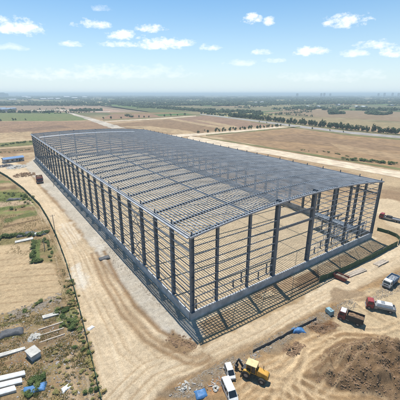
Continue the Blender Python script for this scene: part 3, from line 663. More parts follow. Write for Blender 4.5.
tarp(((19,236.5),(33,234)), 2.6, 7.0, 1.1, M_TARPD, 'dark sheeted store in the allotment hedge above the bare plot')
tarp(((34,235),(46,233)), 2.2, 5.0, .9, M_TARPW, 'grey white sheeted store at the right end of the allotment hedge')
tarp(((6,200.5),(22,199)), 2.6, 7.0, 1.0, M_TARPD, 'long dark sheeted heap on the green allotment further back')
def slab(q, h, mt, label, cat, name, n=1):
    P = [GN(*p) for p in q]; c = sum(P, Vector())/4; m = MB(); b = min(p.z for p in P)-c.z
    m.add([p-c for p in P] and [Vector((p.x-c.x,p.y-c.y,b-.1)) for p in P]+[Vector((p.x-c.x,p.y-c.y,b+h)) for p in P], [(3,2,1,0),(4,5,6,7),(0,1,5,4),(1,2,6,5),(2,3,7,6),(3,0,4,7)])
    o = m.build(name, mt, None, .03); o.location = c; return tag(o, label, cat)
def tunnel(q, lab, g):                                         # low ridged shed roof of white sheeting
    P = [GN(*p) for p in q]; a, b, c, d = P; o = (a+b+c+d)/4; rt = empty('sheet_shed', tuple(o), 0, lab, 'shed', g); K = 8; vs, fs = [], []
    for e0, e1 in ((a, d), (b, c)):
        for k in range(K+1):
            p = e0.lerp(e1, k/K)-o; vs.append(Vector((p.x, p.y, .55+.25*math.sin(math.pi*k/K))))
    n = len(vs); vs += [v-Vector((0,0,.06)) for v in vs]
    for k in range(K): fs += [(k,k+1,K+2+k,K+1+k), (n+k,n+K+1+k,n+K+2+k,n+k+1)]
    fs += [(0,K+1,n+K+1,n),(K,n+K,n+2*K+1,2*K+1)]
    MB().add(vs, fs).build('roof_sheet', M_TARPW, rt)
    m = MB()
    for p, q2 in ((a,b),(d,c)): m.bar(p.lerp(q2,.01)-o+Vector((0,0,.25)), p.lerp(q2,.99)-o+Vector((0,0,.25)), .1, .56)
    m.build('side_wall', M_CONCW, rt)
tunnel([(-26,384),(25,372.5),(26,376.5),(-26,389)], 'long white sheet roof nearest the stone heap, topmost of the three at the bottom left', 'white sheet roofs')
tunnel([(-26,391),(22,379.5),(23,384),(-26,396)], 'long white sheet roof between two others at the bottom left', 'white sheet roofs')
tunnel([(-26,399),(15,387.5),(17,392),(-26,404)], 'shortest white sheet roof, lowest of the three at the bottom left', 'white sheet roofs')
slab([(42,316.5),(57,312.5),(59,315),(43,319.5)], .4, M_CONCW, 'pale concrete slab beside the green weeds above the garden beds', 'slab', 'concrete_slab')
slab([(15,241.5),(33,237.5),(33.5,239.5),(15,243.5)], .4, M_CONCW, 'pale strip of planks laid below the dark sheeted store in the hedge', 'planks', 'plank_strip')
slab([(-10,357),(25,347.5),(26,350),(-10,361)], .35, M_CONCW, 'long pale concrete strip above the two brown beds at the left edge', 'slab', 'concrete_slab')
for i, q in enumerate([((38,329.4),(63,321.4),(63.2,322.4),(38.2,330.4)), ((38.6,335.6),(64,327.6),(64.2,328.6),(38.8,336.6)), ((39.4,342.4),(65,333.6),(65.2,334.6),(39.6,343.4))]):
    slab(q, .22, M_WOODG, ['upper timber edging of the garden beds right of the stone heap', 'middle timber edging of the garden beds right of the stone heap', 'lower timber edging of the garden beds right of the stone heap'][i], 'edging', 'bed_edging')
r_ = empty('garden_hut', tuple(GN(34,356.5)), R(18), 'small white roofed hut standing below the white stone heap', 'hut')
MB().box((0,0,.7),(1.9,2.6,1.4)).build('wall', M_CONC, r_); MB().box((0,0,1.48),(2.2,3.0,.12))  .build('roof', M_CONCW, r_, .03); MB().box((.98-.02,0,.6),(.06,.7,1.15)).build('door', M_BLACK, r_)
def stones(px, n, rad, rr, mt, label, cat='stone heap', name='stone_heap', peak=.6):
    c = GN(*px); m = MB()
    for k in range(n):
        a = random.random()*6.28; q = rad*math.sqrt(random.random()); m.stone((q*math.cos(a), q*math.sin(a), peak*(1-q/rad)*random.random()), random.uniform(*rr))
    o = m.build(name, mt); o.location = c; return tag(o, label, cat)
stones((34,337.5), 90, 1.3, (.15,.4), M_CONCW, 'heap of white stones at the left end of the garden beds')
stones((216,389), 30, .6, (.12,.32), M_CONCW, 'small heap of pale stones left of the white minibus')
stones((184,387), 60, 1.3, (.1,.3), M_CONCW, 'flat scatter of grey broken concrete at the road edge in the bottom centre')
stones((291,350), 90, 1.8, (.1,.35), M_CLOD, 'dark clods heaped between the yellow loader and the blue bundle')
# row of rubble beside the bare plot
m = MB()
for k in range(420):
    t = random.random(); p = GN(4+56*t+random.gauss(0,1.5), 319-21*t+random.gauss(0,2.4)); m.stone(p, random.uniform(.12,.55))
struct(m.build('rubble_bank', M_BRICKS), 'stuff')
m = MB()
for k in range(120):
    t = random.random(); p = GN(168+27*t+random.gauss(0,1.5), 340+6*t+random.gauss(0,2.6)); m.stone(p, random.uniform(.1,.4))
struct(m.build('rubble_patch', M_CLOD), 'stuff')
m = MB()                                                            # scattered scraps on the allotments and the waste strip by the road
for P_, n_ in ((((-10,320),(60,300),(80,306),(96,395),(-10,400)), 240), (((160,396),(205,374),(240,355),(285,338),(300,330),(240,366),(205,398)), 80), (((-30,192),(30,196),(48,232),(-30,240)), 90)):
    P = GP(P_); x0, y0 = P.min(0); x1, y1 = P.max(0); xs = RNG.uniform(x0, x1, n_*6); ys = RNG.uniform(y0, y1, n_*6); ok = polysd(P, xs, ys) > 0
    for x, y in list(zip(xs[ok], ys[ok]))[:n_]:
        l, w_ = random.uniform(.12, .5)*random.choice((1,1,1,2.4)), random.uniform(.08, .3); m.box(Vector((x, y, hz(x, y)+.04)), (l, w_, random.uniform(.05,.2)), M=Matrix.Rotation(random.random()*3.1,3,'Z') @ Matrix.Rotation(random.gauss(0,.15),3,'X'))
struct(m.build('scrap_litter', mat('scrap', (.13,.10,.075), .85, 0, .5, .35, col2=(.40,.37,.33))), 'stuff')
# timber
def planks(px, py, hx, n, L, mt, label, name='timber_stack'):
    r = place(name, px, py, .3, hx, label, 'timber'); m = MB(); 
    for k in range(n): m.box((random.uniform(-.3,.3), (k % 5-2)*.42, .12+.2*(k//5)), (L*random.uniform(.85,1), .36, .13), rz=random.uniform(-.03,.03))
    m.build('boards', mt, r); b = MB()
    for x in (-L*.3, L*.3): b.box((x,0,.02),(.12,2.2,.12))
    b.build('bearers', M_WOODG, r)
planks(267, 294.6, ((260,296.5),(274,291.5)), 10, 4.2, M_WOOD, 'stack of fresh yellow boards on the ground in front of the gable wall')
planks(356, 272, ((348,275.5),(368,267)), 8, 8.5, M_WOODG, 'long weathered beams laid between the green hoarding and the road')
planks(381, 262, ((374,265),(390,257)), 6, 6.5, M_WOODG, 'shorter pale beams laid before the right end of the green hoarding')
# site hut far left
r_ = empty('site_cabin', tuple(GN(13.5,161.5)), R(12), 'blue roofed site cabin at the far end of the yard', 'cabin')
MB().box((0,0,1.5),(15,6,3.0)).build('wall', M_CONC, r_); m = MB().profile([(-3.6,2.95),(0,4.1),(3.6,2.95),(3.6,3.1),(0,4.28),(-3.6,3.1)], lambda x, z: 8.0); rf = m.build('roof', M_TARP, r_); rf.rotation_euler = (0,0,R(90))
for x in (-5,-1.5,2,5.5): MB().box((x,-3.01,1.6),(1.5,.08,1.1)).build('window', M_GLASS, r_)
MB().box((4,-3.02,1.05),(1.0,.09,2.1)).build('door', M_BLACK, r_)
stones((17,167), 140, 7, (.4,1.2), M_CONCW, 'pale heaps of building waste beside the blue roofed cabin', 'waste heap', 'waste_heap', 1.0)
stones((25,175), 120, 7, (.3,1.1), M_CLOD, 'low brown waste heap between the cabin and the brown tipper', 'waste heap', 'waste_heap', .9)
stones((6,166), 80, 5, (.4,1.3), M_TARPD, 'dark heap of scrap at the left edge before the blue roofed cabin', 'scrap heap', 'scrap_heap', 1.3)
# poles
def pole(px, h, label, arms=True, grp=None):
    r = empty('utility_pole', tuple(GN(*px)), 0, label, 'pole', grp); MB().tube((0,0,-.3),(0,0,h),.16,8,.10).build('shaft', M_WOODG, r)
    if arms:
        MB().box((0,0,h-.5),(1.8,.12,.12)).build('crossarm', M_WOODG, r); m = MB()
        for x in (-.75,0,.75): m.tube((x,0,h-.44),(x,0,h-.2),.06,6)
        m.build('insulators', M_CONCW, r)
pole((55.5,234), 8.5, 'slim utility pole on the road edge beside the net fence'); pole((45,250), 4.5, 'short wooden post in the hedge enclosed plot', False)
pole((54,186), 5.0, 'short post on the yard just right of the brown tipper', False)

# ------------------------------------------------------------------ plants
def crown(n, rx, rz, z0, lr, mt_n=None):
    m = MB(); cl = [(random.uniform(-.6,.6)*rx, random.uniform(-.6,.6)*rx, z0+rz*random.uniform(.35,1.6), random.uniform(.35,.62)) for _ in range(9)]
    for k in range(n):
        c = random.choice(cl); v = Vector((random.gauss(0,1),random.gauss(0,1),random.gauss(0,1))).normalized()*c[3]*random.uniform(.6,1.05)
        p = Vector((c[0]+v.x*rx, c[1]+v.y*rx, c[2]+v.z*rz)); m.leaf(p, lr*random.uniform(.6,1.3), v+Vector((0,0,.5))+Vector((random.gauss(0,.5),)*3))
    return m
def tree_proto(name, h, w, n, mt, lr):
    r = empty(name, (0,0,0)); t = MB(); t.tube((0,0,-.4),(0,0,h*.45),.16*h/7,7,.09*h/7)
    for k in range(4): a = k*1.6; t.tube((0,0,h*(.3+.04*k)),(w*.55*math.cos(a),w*.55*math.sin(a),h*.62),.07*h/7,5,.03)
    t.build('trunk', M_BARK, r); crown(n, w, h*.36, h*.12, lr).build('crown', mt, r); return r
TP = [tree_proto('roadside_tree', 8.5, 2.3, 260, M_LEAFT, .62), tree_proto('roadside_tree', 7.2, 2.1, 220, M_LEAFT, .6), tree_proto('roadside_tree', 9.8, 2.1, 260, M_LEAFT, .62)]
used = set()
def tree(i, p, sc, label, group, cat='tree'):
    if i in used: o = copy_tree(TP[i])
    else: o = TP[i]; used.add(i)
    o.location = p; o.rotation_euler = (0,0,random.random()*6.28); o.scale = (sc*random.uniform(.85,1.2), sc*random.uniform(.85,1.2), sc*random.uniform(.85,1.15)); tag(o, label, cat, group)
def row(pts, step, jit, sc, label, group, skip=.12):
    P = [G(*p) for p in pts]
    for a, b in zip(P[:-1], P[1:]):
        n = max(1, int((b-a).length/step))
        for k in range(n):
            if random.random() < skip or len(COL.objects) > 1e9: continue
            p = a.lerp(b, (k+random.random()*.6)/n)+Vector((random.gauss(0,jit), random.gauss(0,jit), 0)); tree(random.randrange(3), on(p), sc*random.uniform(.75,1.2), label, group)
row([(228,116.4),(300,124.4),(350,130.2),(410,135.5)], 3.3, 1.6, 1.38, 'dark green tree in the long row behind the grey road on the right', 'trees in the row along the grey road', .03)
row([(258,122.5),(300,127.5),(350,133.5),(410,138)], 20, 1.5, .5, 'small young tree on the near verge of the grey road', 'young trees on the near verge of the grey road', .3)
row([(200,133.3),(240,130),(285,126.2)], 7, 1.5, .8, 'small tree on the verge of the pale cross road behind the frame', 'small trees along the pale cross road', .15)
row([(205,131),(240,128.6),(284,125.2)], 9, 1.5, .6, 'small tree on the far side of the pale cross road', 'trees on the far side of the pale cross road', .3)
row([(102,119.4),(135,118.2),(190,115.2)], 14, 4, .8, 'small tree on the tan track beyond the far end of the frame', 'trees along the far tan track', .3)
row([(0,121.5),(25,120),(40,121)], 14, 5, .9, 'tree at the lower edge of the green field on the far left', 'trees at the green field edge', .4)
row([(4,116.5),(12,116)], 16, 5, 1.0, 'tree on the upper edge of the green field on the far left', 'trees on the upper edge of the green field', .2)
def bush_proto(r, n, mt, lr):
    m = MB(); cl = [(random.uniform(-.5,.5)*r, random.uniform(-.5,.5)*r, random.uniform(.3,.6)*r) for _ in range(5)]
    for k in range(n):
        c = random.choice(cl); v = Vector((random.gauss(0,1),random.gauss(0,1),abs(random.gauss(0,1)))).normalized()*r*.55*random.uniform(.5,1.1); m.leaf(Vector(c)+v, lr*random.uniform(.6,1.3), v+Vector((0,0,.3)))
    return m.build('bush', mt)
BP = [bush_proto(1.0, 260, M_LEAF, .14), bush_proto(1.0, 220, M_LEAF, .15), bush_proto(1.0, 240, M_DRY, .14)]; bused = set()
def bush(i, p, s, label, group):
    if i in bused: o = BP[i].copy(); COL.objects.link(o)
    else: o = BP[i]; bused.add(i)
    o.location = p; o.scale = (s*random.uniform(.8,1.25), s*random.uniform(.8,1.25), s*random.uniform(.7,1.1)); o.rotation_euler = (0,0,random.random()*6.28); tag(o, label, 'bush', group)
def bushes(pts, n, sp, s, label, group, kinds=(0,1)):
    P = [G(*p) for p in pts]; 
    for k in range(n):
        t = (k+random.random())/n*(len(P)-1); i = min(int(t), len(P)-2); p = P[i].lerp(P[i+1], t-i)+Vector((random.gauss(0,sp),random.gauss(0,sp),0)); bush(random.choice(kinds), on(p), s*random.uniform(.6,1.3), label, group)
bushes([(34,242),(33,252),(33.5,262),(39,262)], 22, .35, 1.0, 'green bush in the left arm of the hedge round the small plot', 'bushes of the hedge left of the small plot')
bushes([(41,240),(47,243),(50,250),(52,262)], 16, .5, .85, 'green bush in the right arm of the hedge round the small plot', 'bushes of the hedge right of the small plot')
bushes([(-5,239),(12,236.5),(30,235),(52,233)], 22, .8, 1.3, 'dark bush in the hedge with the sheeted stores', 'bushes of the hedge with the sheeted stores')
bushes([(5,318),(25,312),(40,303),(60,298)], 16, .6, .75, 'low bush on the rubble bank below the bare plot', 'bushes on the rubble bank', (0,2))
bushes([(58,310),(70,314),(72,324),(62,326)], 20, 1.0, .7, 'green weed clump between the rubble bank and the garden beds', 'weed clumps above the garden beds')
bushes([(30,382),(40,378),(36,390),(26,396)], 26, .5, .55, 'green clump beside the faded blue tarpaulin', 'clumps round the faded blue tarpaulin')
bushes([(66,282),(74,300),(80,324),(88,362),(96,398)], 80, .8, .6, 'dry clump along the inner side of the net fence', 'clumps along the net fence', (0,2,2))
bushes([(50,345),(60,370),(66,398),(50,398)], 30, 1.6, .45, 'dry weed clump on the waste ground at the bottom left', 'weed clumps on the waste ground', (2,2,2))
bushes([(0,195),(20,196),(32,200),(10,211)], 26, 2.0, 1.0, 'bush on the green allotments far up the left side', 'bushes on the upper allotments', (0,1,2))
bushes([(346,159.5),(362,161),(376,162),(397,165)], 34, 2.2, 2.0, 'bush on the far verge of the pale road right of the frame', 'bushes on the verge of the pale road')
bushes([(300,150),(330,153),(350,157)], 16, 2.5, 1.3, 'dry bush on the brown field behind the pale road', 'dry bushes on the brown field', (2,2,0))
bushes([(0,146),(15,143.5),(32,142)], 30, 2, 1.5, 'bush in the green strip left of the far corner of the frame', 'bushes in the green strip left of the frame')
bushes([(0,153),(15,151.5),(32,149.5)], 14, 2, 1.1, 'bush in the nearer thin strip left of the far corner of the frame', 'bushes in the thin strip left of the frame', (0,2))
# uncountable ground cover
def tufts(name, n, polys, hgt, mt):
    m = MB()
    polys = [(GP(p), w) for p, w in polys]; tot = sum(w for _, w in polys)
    for P, w in polys:
        k = int(n*w/tot); x0, y0 = P.min(0); x1, y1 = P.max(0); xs = RNG.uniform(x0, x1, k*4); ys = RNG.uniform(y0, y1, k*4); ok = (polysd(P, xs, ys) > 0) & (fbm(xs, ys, .35, 3, 90) > -.02)
        for x, y in list(zip(xs[ok], ys[ok]))[:k]:
            z = hz(x, y); h = hgt*random.uniform(.4,1.3)
            for q in range(3):
                a = random.random()*6.28; c, s = math.cos(a)*h*.5, math.sin(a)*h*.5; o = Vector((x+random.gauss(0,h*.4), y+random.gauss(0,h*.4), z-.03)); m.add([o+Vector((-s*.35,c*.35,0)), o+Vector((s*.35,-c*.35,0)), o+Vector((c,s,h))], [(0,1,2)])
    o = m.build(name, mt); o['kind'] = 'stuff'; return o
LEFTP = [((-10,318),(60,298),(78,300),(94,380),(100,408),(-10,408)), 1.0]
tufts('dry_grass', 9000, [LEFTP, (((-30,215),(45,215),(62,260),(74,300),(62,300),(54,262),(-30,246)), .5)], .32, M_DRY)
tufts('green_weeds', 6500, [(((22,392),(30,378),(44,374),(48,384),(36,398)), .12), (((55,308),(75,306),(80,330),(60,330)), .2), (((-30,192),(26,192),(37,206),(-30,215)), .35), (((40,345),(90,345),(98,400),(60,400)), .12), (((60,262),(68,262),(90,345),(80,345)), .1)], .3, M_LEAF)
def gravel(name, n, polys, rr, mt):
    m = MB(); polys = [(GP(p), w) for p, w in polys]; tot = sum(w for _, w in polys)
    for P, w in polys:
        k = int(n*w/tot); x0, y0 = P.min(0); x1, y1 = P.max(0); xs = RNG.uniform(x0, x1, k*5); ys = RNG.uniform(y0, y1, k*5); ok = (polysd(P, xs, ys) > 0) & (fbm(xs, ys, .3, 3, 95) > -.06)
        for x, y in list(zip(xs[ok], ys[ok]))[:k]: m.stone((x, y, hz(x, y)), random.uniform(*rr))
    o = m.build(name, mt); o['kind'] = 'stuff'; return o
FR = ((166,398),(200,373),(240,352),(300,322),(345,301),(400,272),(400,292),(345,312),(306,330),(262,356),(236,368),(215,398))
gravel('loose_stones', 6500, [(FR, 1.), (((100,240),(112,262),(185,330),(190,322),(110,238)), .25), (((60,300),(94,345),(100,400),(40,400),(-10,330)), .5)], (.04,.2), M_BRICKS)
gravel('soil_lumps', 3600, [(((310,374),(318,360),(334,345),(382,336),(404,346),(430,370),(412,402),(318,384)), 1.), (((306,327),(330,321),(340,326),(318,337)), .3), (((284,352),(296,341),(306,346),(292,358)), .15)], (.05,.22), M_CLOD)

# ------------------------------------------------------------------ open country
def land(col, col2, sc):
    nm = 'land_%.3f_%.3f_%.3f' % col
    if nm in bpy.data.materials: return bpy.data.materials[nm]
    m = mat(nm, col, .95, 0, .35, sc, 0, col2=col2, spec=.1); nt = m.node_tree; N = nt.nodes; L = nt.links; b = N['Principled BSDF']
    src = b.inputs['Base Color'].links[0].from_socket; tc = N.new('ShaderNodeTexCoord'); mp = N.new('ShaderNodeMapping'); mp.inputs['Rotation'].default_value = (0,0,random.uniform(-.15,.15)); mp.inputs['Scale'].default_value = (.30,.09,1)
    n = N.new('ShaderNodeTexNoise'); n.inputs['Scale'].default_value = 1; n.inputs['Detail'].default_value = 5; n.inputs['Roughness'].default_value = .7; L.new(tc.outputs['Object'], mp.inputs[0]); L.new(mp.outputs[0], n.inputs['Vector'])
    n2 = N.new('ShaderNodeTexNoise'); n2.inputs['Scale'].default_value = .09; n2.inputs['Detail'].default_value = 8; n2.inputs['Roughness'].default_value = .75; L.new(tc.outputs['Object'], n2.inputs['Vector'])
    ad = N.new('ShaderNodeMath'); ad.operation = 'ADD'; L.new(n.outputs['Fac'], ad.inputs[0]); L.new(n2.outputs['Fac'], ad.inputs[1])
    q = N.new('ShaderNodeMapRange'); q.inputs[1].default_value = .75; q.inputs[2].default_value = 1.25; q.inputs[3].default_value = .62; q.inputs[4].default_value = 1.35; L.new(ad.outputs[0], q.inputs[0])
    v = N.new('ShaderNodeVectorMath'); v.operation = 'SCALE'; L.new(src, v.inputs[0]); L.new(q.outputs[0], v.inputs['Scale']); L.new(v.outputs[0], b.inputs['Base Color']); return m
def plain(name, q, col, z=.05, col2=None, sc=.02):
    if col2: col2 = tuple(c*.72 for c in col2)
    m = land(col, col2, sc)
    P = [G(*p) for p in q]; K = 14; out = []
    for a, b in zip(P, P[1:]+P[:1]):                           # uneven edges
        n = max(2, int(min(K, (b-a).length/12)))
        for k in range(n):
            p = a.lerp(b, k/n); w = min(1.6, (b-a).length*.02) if k else 0; out.append(p+Vector((random.uniform(-w,w), random.uniform(-w,w), 0)))
    o = MB().add([Vector((p.x,p.y,z*.2)) for p in out], [tuple(range(len(out)))]).build(name, m); return struct(o)
TN, RB, TN2, GR, DG, PK = (.29,.185,.09), (.19,.122,.066), (.38,.27,.15), (.115,.15,.05), (.06,.085,.035), (.26,.20,.12)
plain('field', [(216,136),(288,128),(330,132.5),(402,140),(402,169),(340,159),(300,152.5),(250,143.5)], TN, .30, (.31,.20,.11))
plain('field', [(240,139),(300,133.5),(400,147),(400,151),(340,147),(290,142)], RB, .36, (.34,.22,.12)); plain('field', [(330,143),(402,155),(402,160),(340,150)], (.33,.225,.12), .42, (.36,.24,.13))
plain('field', [(113,124),(150,121),(171,119.5),(232,129),(205,132),(196,136.5),(166,133),(122,129)], RB, .30, (.38,.26,.15)); plain('field', [(120,126.5),(150,126),(190,131),(200,134),(180,134.5)], TN2, .36, (.38,.27,.15))
plain('field', [(172,119),(206,115.5),(262,123.4),(284,125.6),(236,128.6)], (.20,.12,.08), .30, (.36,.24,.14)); plain('field', [(192,119.4),(208,121),(240,127.2),(230,128.2)], TN2, .36)
plain('field', [(100,120),(140,118.5),(168,118.4),(150,113.5),(110,114.5)], (.26,.16,.09), .3, (.29,.18,.11))
plain('field', [(262,112.6),(300,109.5),(402,112),(402,122),(350,118),(300,116)], (.20,.135,.075), .3, (.33,.24,.14)); plain('field', [(262,114.5),(300,117.5),(402,124),(402,129),(330,124)], (.28,.21,.11), .3, (.30,.24,.12))
plain('field', [(-20,112.8),(70,114),(92,120),(60,121),(-20,121)], GR, .3, (.22,.21,.09))
plain('field', [(-20,121.8),(92,121.5),(118,128),(60,131),(-20,139)], (.28,.18,.10), .3, (.27,.17,.105)); plain('field', [(8,130),(60,125),(72,127.5),(20,132)], (.15,.095,.06), .4, (.30,.2,.12)); plain('field', [(-20,134),(32,131.5),(32,136),(-20,140)], TN2, .45, (.38,.26,.14))
plain('field', [(-20,144.5),(33,140.5),(33,145),(-20,149)], (.11,.13,.045), .2, (.22,.19,.08)); plain('field', [(-20,150.5),(33,147),(34,152),(-20,156)], (.22,.14,.075), .2, (.24,.17,.09))
plain('field', [(-20,106.5),(60,104.5),(110,106),(150,112),(100,113),(-20,112)], PK, .3, (.28,.20,.14)); plain('field', [(60,107),(100,108),(130,112),(90,112)], (.33,.22,.15), .4)
plain('field', [(150,107.5),(200,106.5),(262,108),(300,108.8),(255,111.5),(200,112.5)], (.21,.17,.10), .3, (.17,.16,.07)); plain('field', [(300,104.2),(402,105.5),(402,108.5),(300,107)], (.16,.145,.075), .3, (.12,.14,.06))
plain('field', [(100,106),(150,108),(196,112),(150,112.5)], (.11,.12,.05), .3)
plain('field', [(200,102),(280,101.5),(300,103),(220,104)], (.14,.145,.07), .3); plain('field', [(20,101.5),(75,100.6),(110,102),(40,103)], (.12,.13,.06), .3)
PR = (.58,.47,.33); GRD = (.27,.25,.22)
plain('road', [(190,136.2),(200,137.6),(300,154.4),(402,172),(402,178.5),(300,160),(196,141.6),(186,139)], PR, .5, (.66,.53,.37), .05)
plain('road', [(67,112.8),(71,112.6),(104,121.6),(126,128.4),(112,128.6),(96,122.8)], (.40,.345,.27), .5)
plain('road', [(120,130.5),(166,135),(210,132.8),(250,129.2),(285,126),(302,124.6),(302,125.8),(285,127.4),(250,130.9),(210,134.6),(170,138)], PR, .55)
plain('road', [(150,118.8),(170,117.9),(202,123.6),(232,128.8),(226,129.6),(198,124.8),(168,119.2)], TN2, .5); plain('road', [(104,121.2),(150,118.7),(196,115.6),(196,116.4),(150,119.7),(106,122.2)], (.48,.38,.26), .6)
plain('grey_road', [(200,113.6),(250,119.4),(300,125.7),(350,131.6),(404,136.2),(404,138.6),(350,133.9),(300,127.7),(250,120.9),(200,114.6)], GRD, .65, (.40,.37,.32), .05)
plain('road', [(30,110.5),(60,109.6),(110,111.4),(110,111.9),(60,110.5),(30,111.2)], (.5,.42,.33), .5)
for q in ([(206,134.7),(250,131),(286,127.6),(300,126.4),(300,127.2),(250,132),(206,135.8)], [(200,136.6),(300,152),(402,168.6),(402,170.6),(300,153.4),(200,137.3)], [(250,121.4),(300,128),(350,134.2),(402,138.8),(402,140.4),(350,135.6),(250,122)], [(232,116.6),(300,124),(350,129.8),(402,134.4),(402,136),(350,131.2),(232,117.4)], [(103,119.6),(150,117.6),(196,114.6),(196,115.4),(150,118.4),(103,120.6)]):
    plain('verge', q, (.13,.14,.05), .7, (.25,.2,.1))
# patchwork of parcels out to the woods, with hedgerows between
import collections
par = collections.defaultdict(MB); hedge = MB(); PC = [(.075,.11,.035),(.07,.10,.035),(.16,.15,.07),(.10,.125,.045),(.27,.19,.115),(.19,.13,.07),(.29,.22,.125),(.085,.11,.04),(.22,.16,.10),(.33,.25,.155)]
ax = Vector((math.cos(-.03), math.sin(-.03), 0)); ay = Vector((-ax.y, ax.x, 0))
def inview(p, lo, hi):
    d = np.array([p.x, p.y, 0]) - CAM; z = d@_fw
    if z < 10: return False
    x = 200+FPX*(d@_rt)/z; y = 200-FPX*(d@_up)/z; return -30 < x < 430 and lo < y < hi
u = 100
while u < 4200:
    wdt = random.uniform(110, 200)*(1+u/3000); v = 100
    while v < 4200:
        l = random.uniform(60, 150)*(1+v/2600); c = ax*(u+wdt/2)+ay*(v+l/2)
        if inview(c, 97.8, 116) and random.random() < .8:
            i = random.randrange(len(PC)); g_ = 5; qd = [ax*(u+g_)+ay*(v+g_), ax*(u+wdt-g_)+ay*(v+g_*random.uniform(.5,4)), ax*(u+wdt-g_*random.uniform(.5,3))+ay*(v+l-g_), ax*(u+g_*random.uniform(.5,3))+ay*(v+l-g_)]
            par[i].add([Vector((p.x,p.y,.03)) for p in qd], [(0,1,2,3)])
            d = c.length
            if random.random() < .55:
                e0, e1 = (qd[0], qd[1]) if random.random() < .75 else (qd[0], qd[3]); n = int((e1-e0).length/7)
                for k in range(n):
                    if random.random() < .2: continue
                    p = e0.lerp(e1, k/n); s_ = random.uniform(2.5,5)*(1+d/4000)
                    for _ in range(9):
                        w_ = Vector((random.gauss(0,1),random.gauss(0,1),abs(random.gauss(0,.8)))).normalized(); hedge.leaf((p.x+w_.x*s_*.6, p.y+w_.y*s_*.6, w_.z*s_*1.25+.2), s_*.42, w_+Vector((0,0,.3)))
        v += l
    u += wdt
for i, m in par.items(): struct(m.build('field', land(PC[i], tuple(c*random.uniform(.65,1.35) for c in PC[i]), .012)))
struct(hedge.build('hedgerows', M_WOODS), 'stuff')
# woods
def wood(name, n, q, size, mt=M_WOODS):
    P = np.array(q, float); x0, y0 = P.min(0); x1, y1 = P.max(0); xs = RNG.uniform(x0, x1, n*4); ys = RNG.uniform(y0, y1, n*4)
    ok = (polysd(P, xs, ys) > 0) & (fbm(xs*.12, ys*1.2, 1., 3, int(x0+y0*7) % 97) > -.06); m = MB()
    for x, y in list(zip(xs[ok], ys[ok]))[:n]:
        p = G(x, y); d = (Vector(CAM)-p).length; s = size*random.uniform(.7,1.3)*max(1, d/2500)**.6; h = min(s, 9)*random.uniform(.8,1.2)
        for k in range(14):
            v = Vector((random.gauss(0,1),random.gauss(0,1),abs(random.gauss(0,.8)))).normalized(); m.leaf((p.x+v.x*s*.6, p.y+v.y*s*.6, max(.2,v.z*h)), s*.42, v+Vector((0,0,.3)))
    o = m.build(name, mt); o['kind'] = 'stuff'; return o
wood('far_woods', 4200, [(-20,96),(420,96),(420,99.5),(200,99.5),(-20,99)], 14)
wood('far_woods', 3600, [(80,99.5),(420,99.5),(420,104.5),(290,104.5),(250,106.5),(200,106),(120,105),(90,103)], 10)
wood('far_woods', 1300, [(-20,102.6),(70,102),(104,104),(104,106),(-20,105.5)], 8)
wood('wood_belt', 1700, [(118,104),(152,106.4),(200,109.6),(262,112.4),(262,115),(200,111.8),(150,108),(118,105.5)], 6)
wood('wood_belt', 260, [(200,112.4),(262,117),(262,119.4),(200,113.9)], 5); wood('wood_belt', 260, [(262,109.5),(300,108),(402,109.5),(402,111),(300,110)], 7)
wood('wood_belt', 150, [(328,112),(344,111.4),(344,114),(330,114.4)], 6); wood('wood_belt', 160, [(366,112.6),(392,113),(392,115.4),(366,114.8)], 6)
wood('wood_belt', 140, [(70,110.6),(102,109.6),(102,111),(72,111.8)], 6); wood('wood_belt', 120, [(-10,110),(30,112),(60,112.5),(60,113.6),(-10,112.6)], 6)
# far sheds and towers
def shed(px, L, W, H, col, label, cat='warehouse', rz=None, grp=None):
    r = empty('warehouse', tuple(G(*px)), random.uniform(.3,.9) if rz is None else rz, label, cat, grp)
    MB().box((0,0,H/2),(L,W,H)).build('wall', M_CONCW if col else M_CONC, r)
    m = MB().profile([(-W/2-.5,H),(0,H+W*.12),(W/2+.5,H),(W/2+.5,H+.4),(0,H+W*.12+.5),(-W/2-.5,H+.4)], lambda x, z: L/2+.5).build('roof', M_TARPW if col else M_ROOFB, r); m.rotation_euler = (0,0,R(90))
FG = 'pale warehouses near the horizon'
for px, L, W, H in (((43,99.8),70,30,9),((50,99.4),90,30,9),((57,99.6),80,35,9),((28,98.2),70,40,10),((12,100.4),80,30,8),((74,98.9),90,40,10),((84,97.8),110,50,10),((262,103.4),90,20,7),((255,103.8),70,20,7),((24,97.4),120,50,12),((66,97.6),120,60,12)): shed(px, L, W, H, 1, 'pale low warehouse far off near the horizon', grp=FG)
for px in ((307,107.4),(318,107.6),(357,107.6),(364,107.8),(392,106),(338,105.6)): shed(px, 34, 14, 5, 1, 'small pale shed among the far woods on the right', 'shed', grp='pale sheds among the far woods')
for px in ((3,111.6),(7,111.2),(1,110.4),(11,110.6)): shed(px, 30, 18, 7, 0, 'grey blue roofed block at the left edge beyond the green field', 'building', grp='grey blocks at the left edge')
for x, y, h in ((1.5,97.3,66),(3.2,97.3,70),(4.8,97.4,58),(7,97.2,56),(9,95.4,34),(15,95.4,30),(20,95.4,28),(297,97.2,57),(321,97.1,60),(324,97.2,63),(330,97,56),(362,95.3,34),(378,97.1,60),(384,97.2,64),(392,97.1,66),(398,97.2,62)):
    r = empty('tower_block', tuple(G(x, y)), .5, 'hazy tower block standing on the horizon', 'tower block', 'tower blocks on the horizon'); MB().box((0,0,h/2),(45,30,h)).box((6,0,h+1.5),(14,14,3)).build('wall', M_CONC, r)
hm = MB(); vs, fs = [], []
for k in range(161):
    a = YAW - .75 + 1.5*k/160; d = 12500; h = 22+34*max(0, float(fbm(np.array([k*.09]), np.array([3.3]), 1., 4, 12)[0])+.2)
    for q, hh in ((0,-5),(900,h),(2500,h*.6),(2600,-5)): vs.append((CAM[0]+math.sin(a)*(d+q), CAM[1]+math.cos(a)*(d+q), hh))
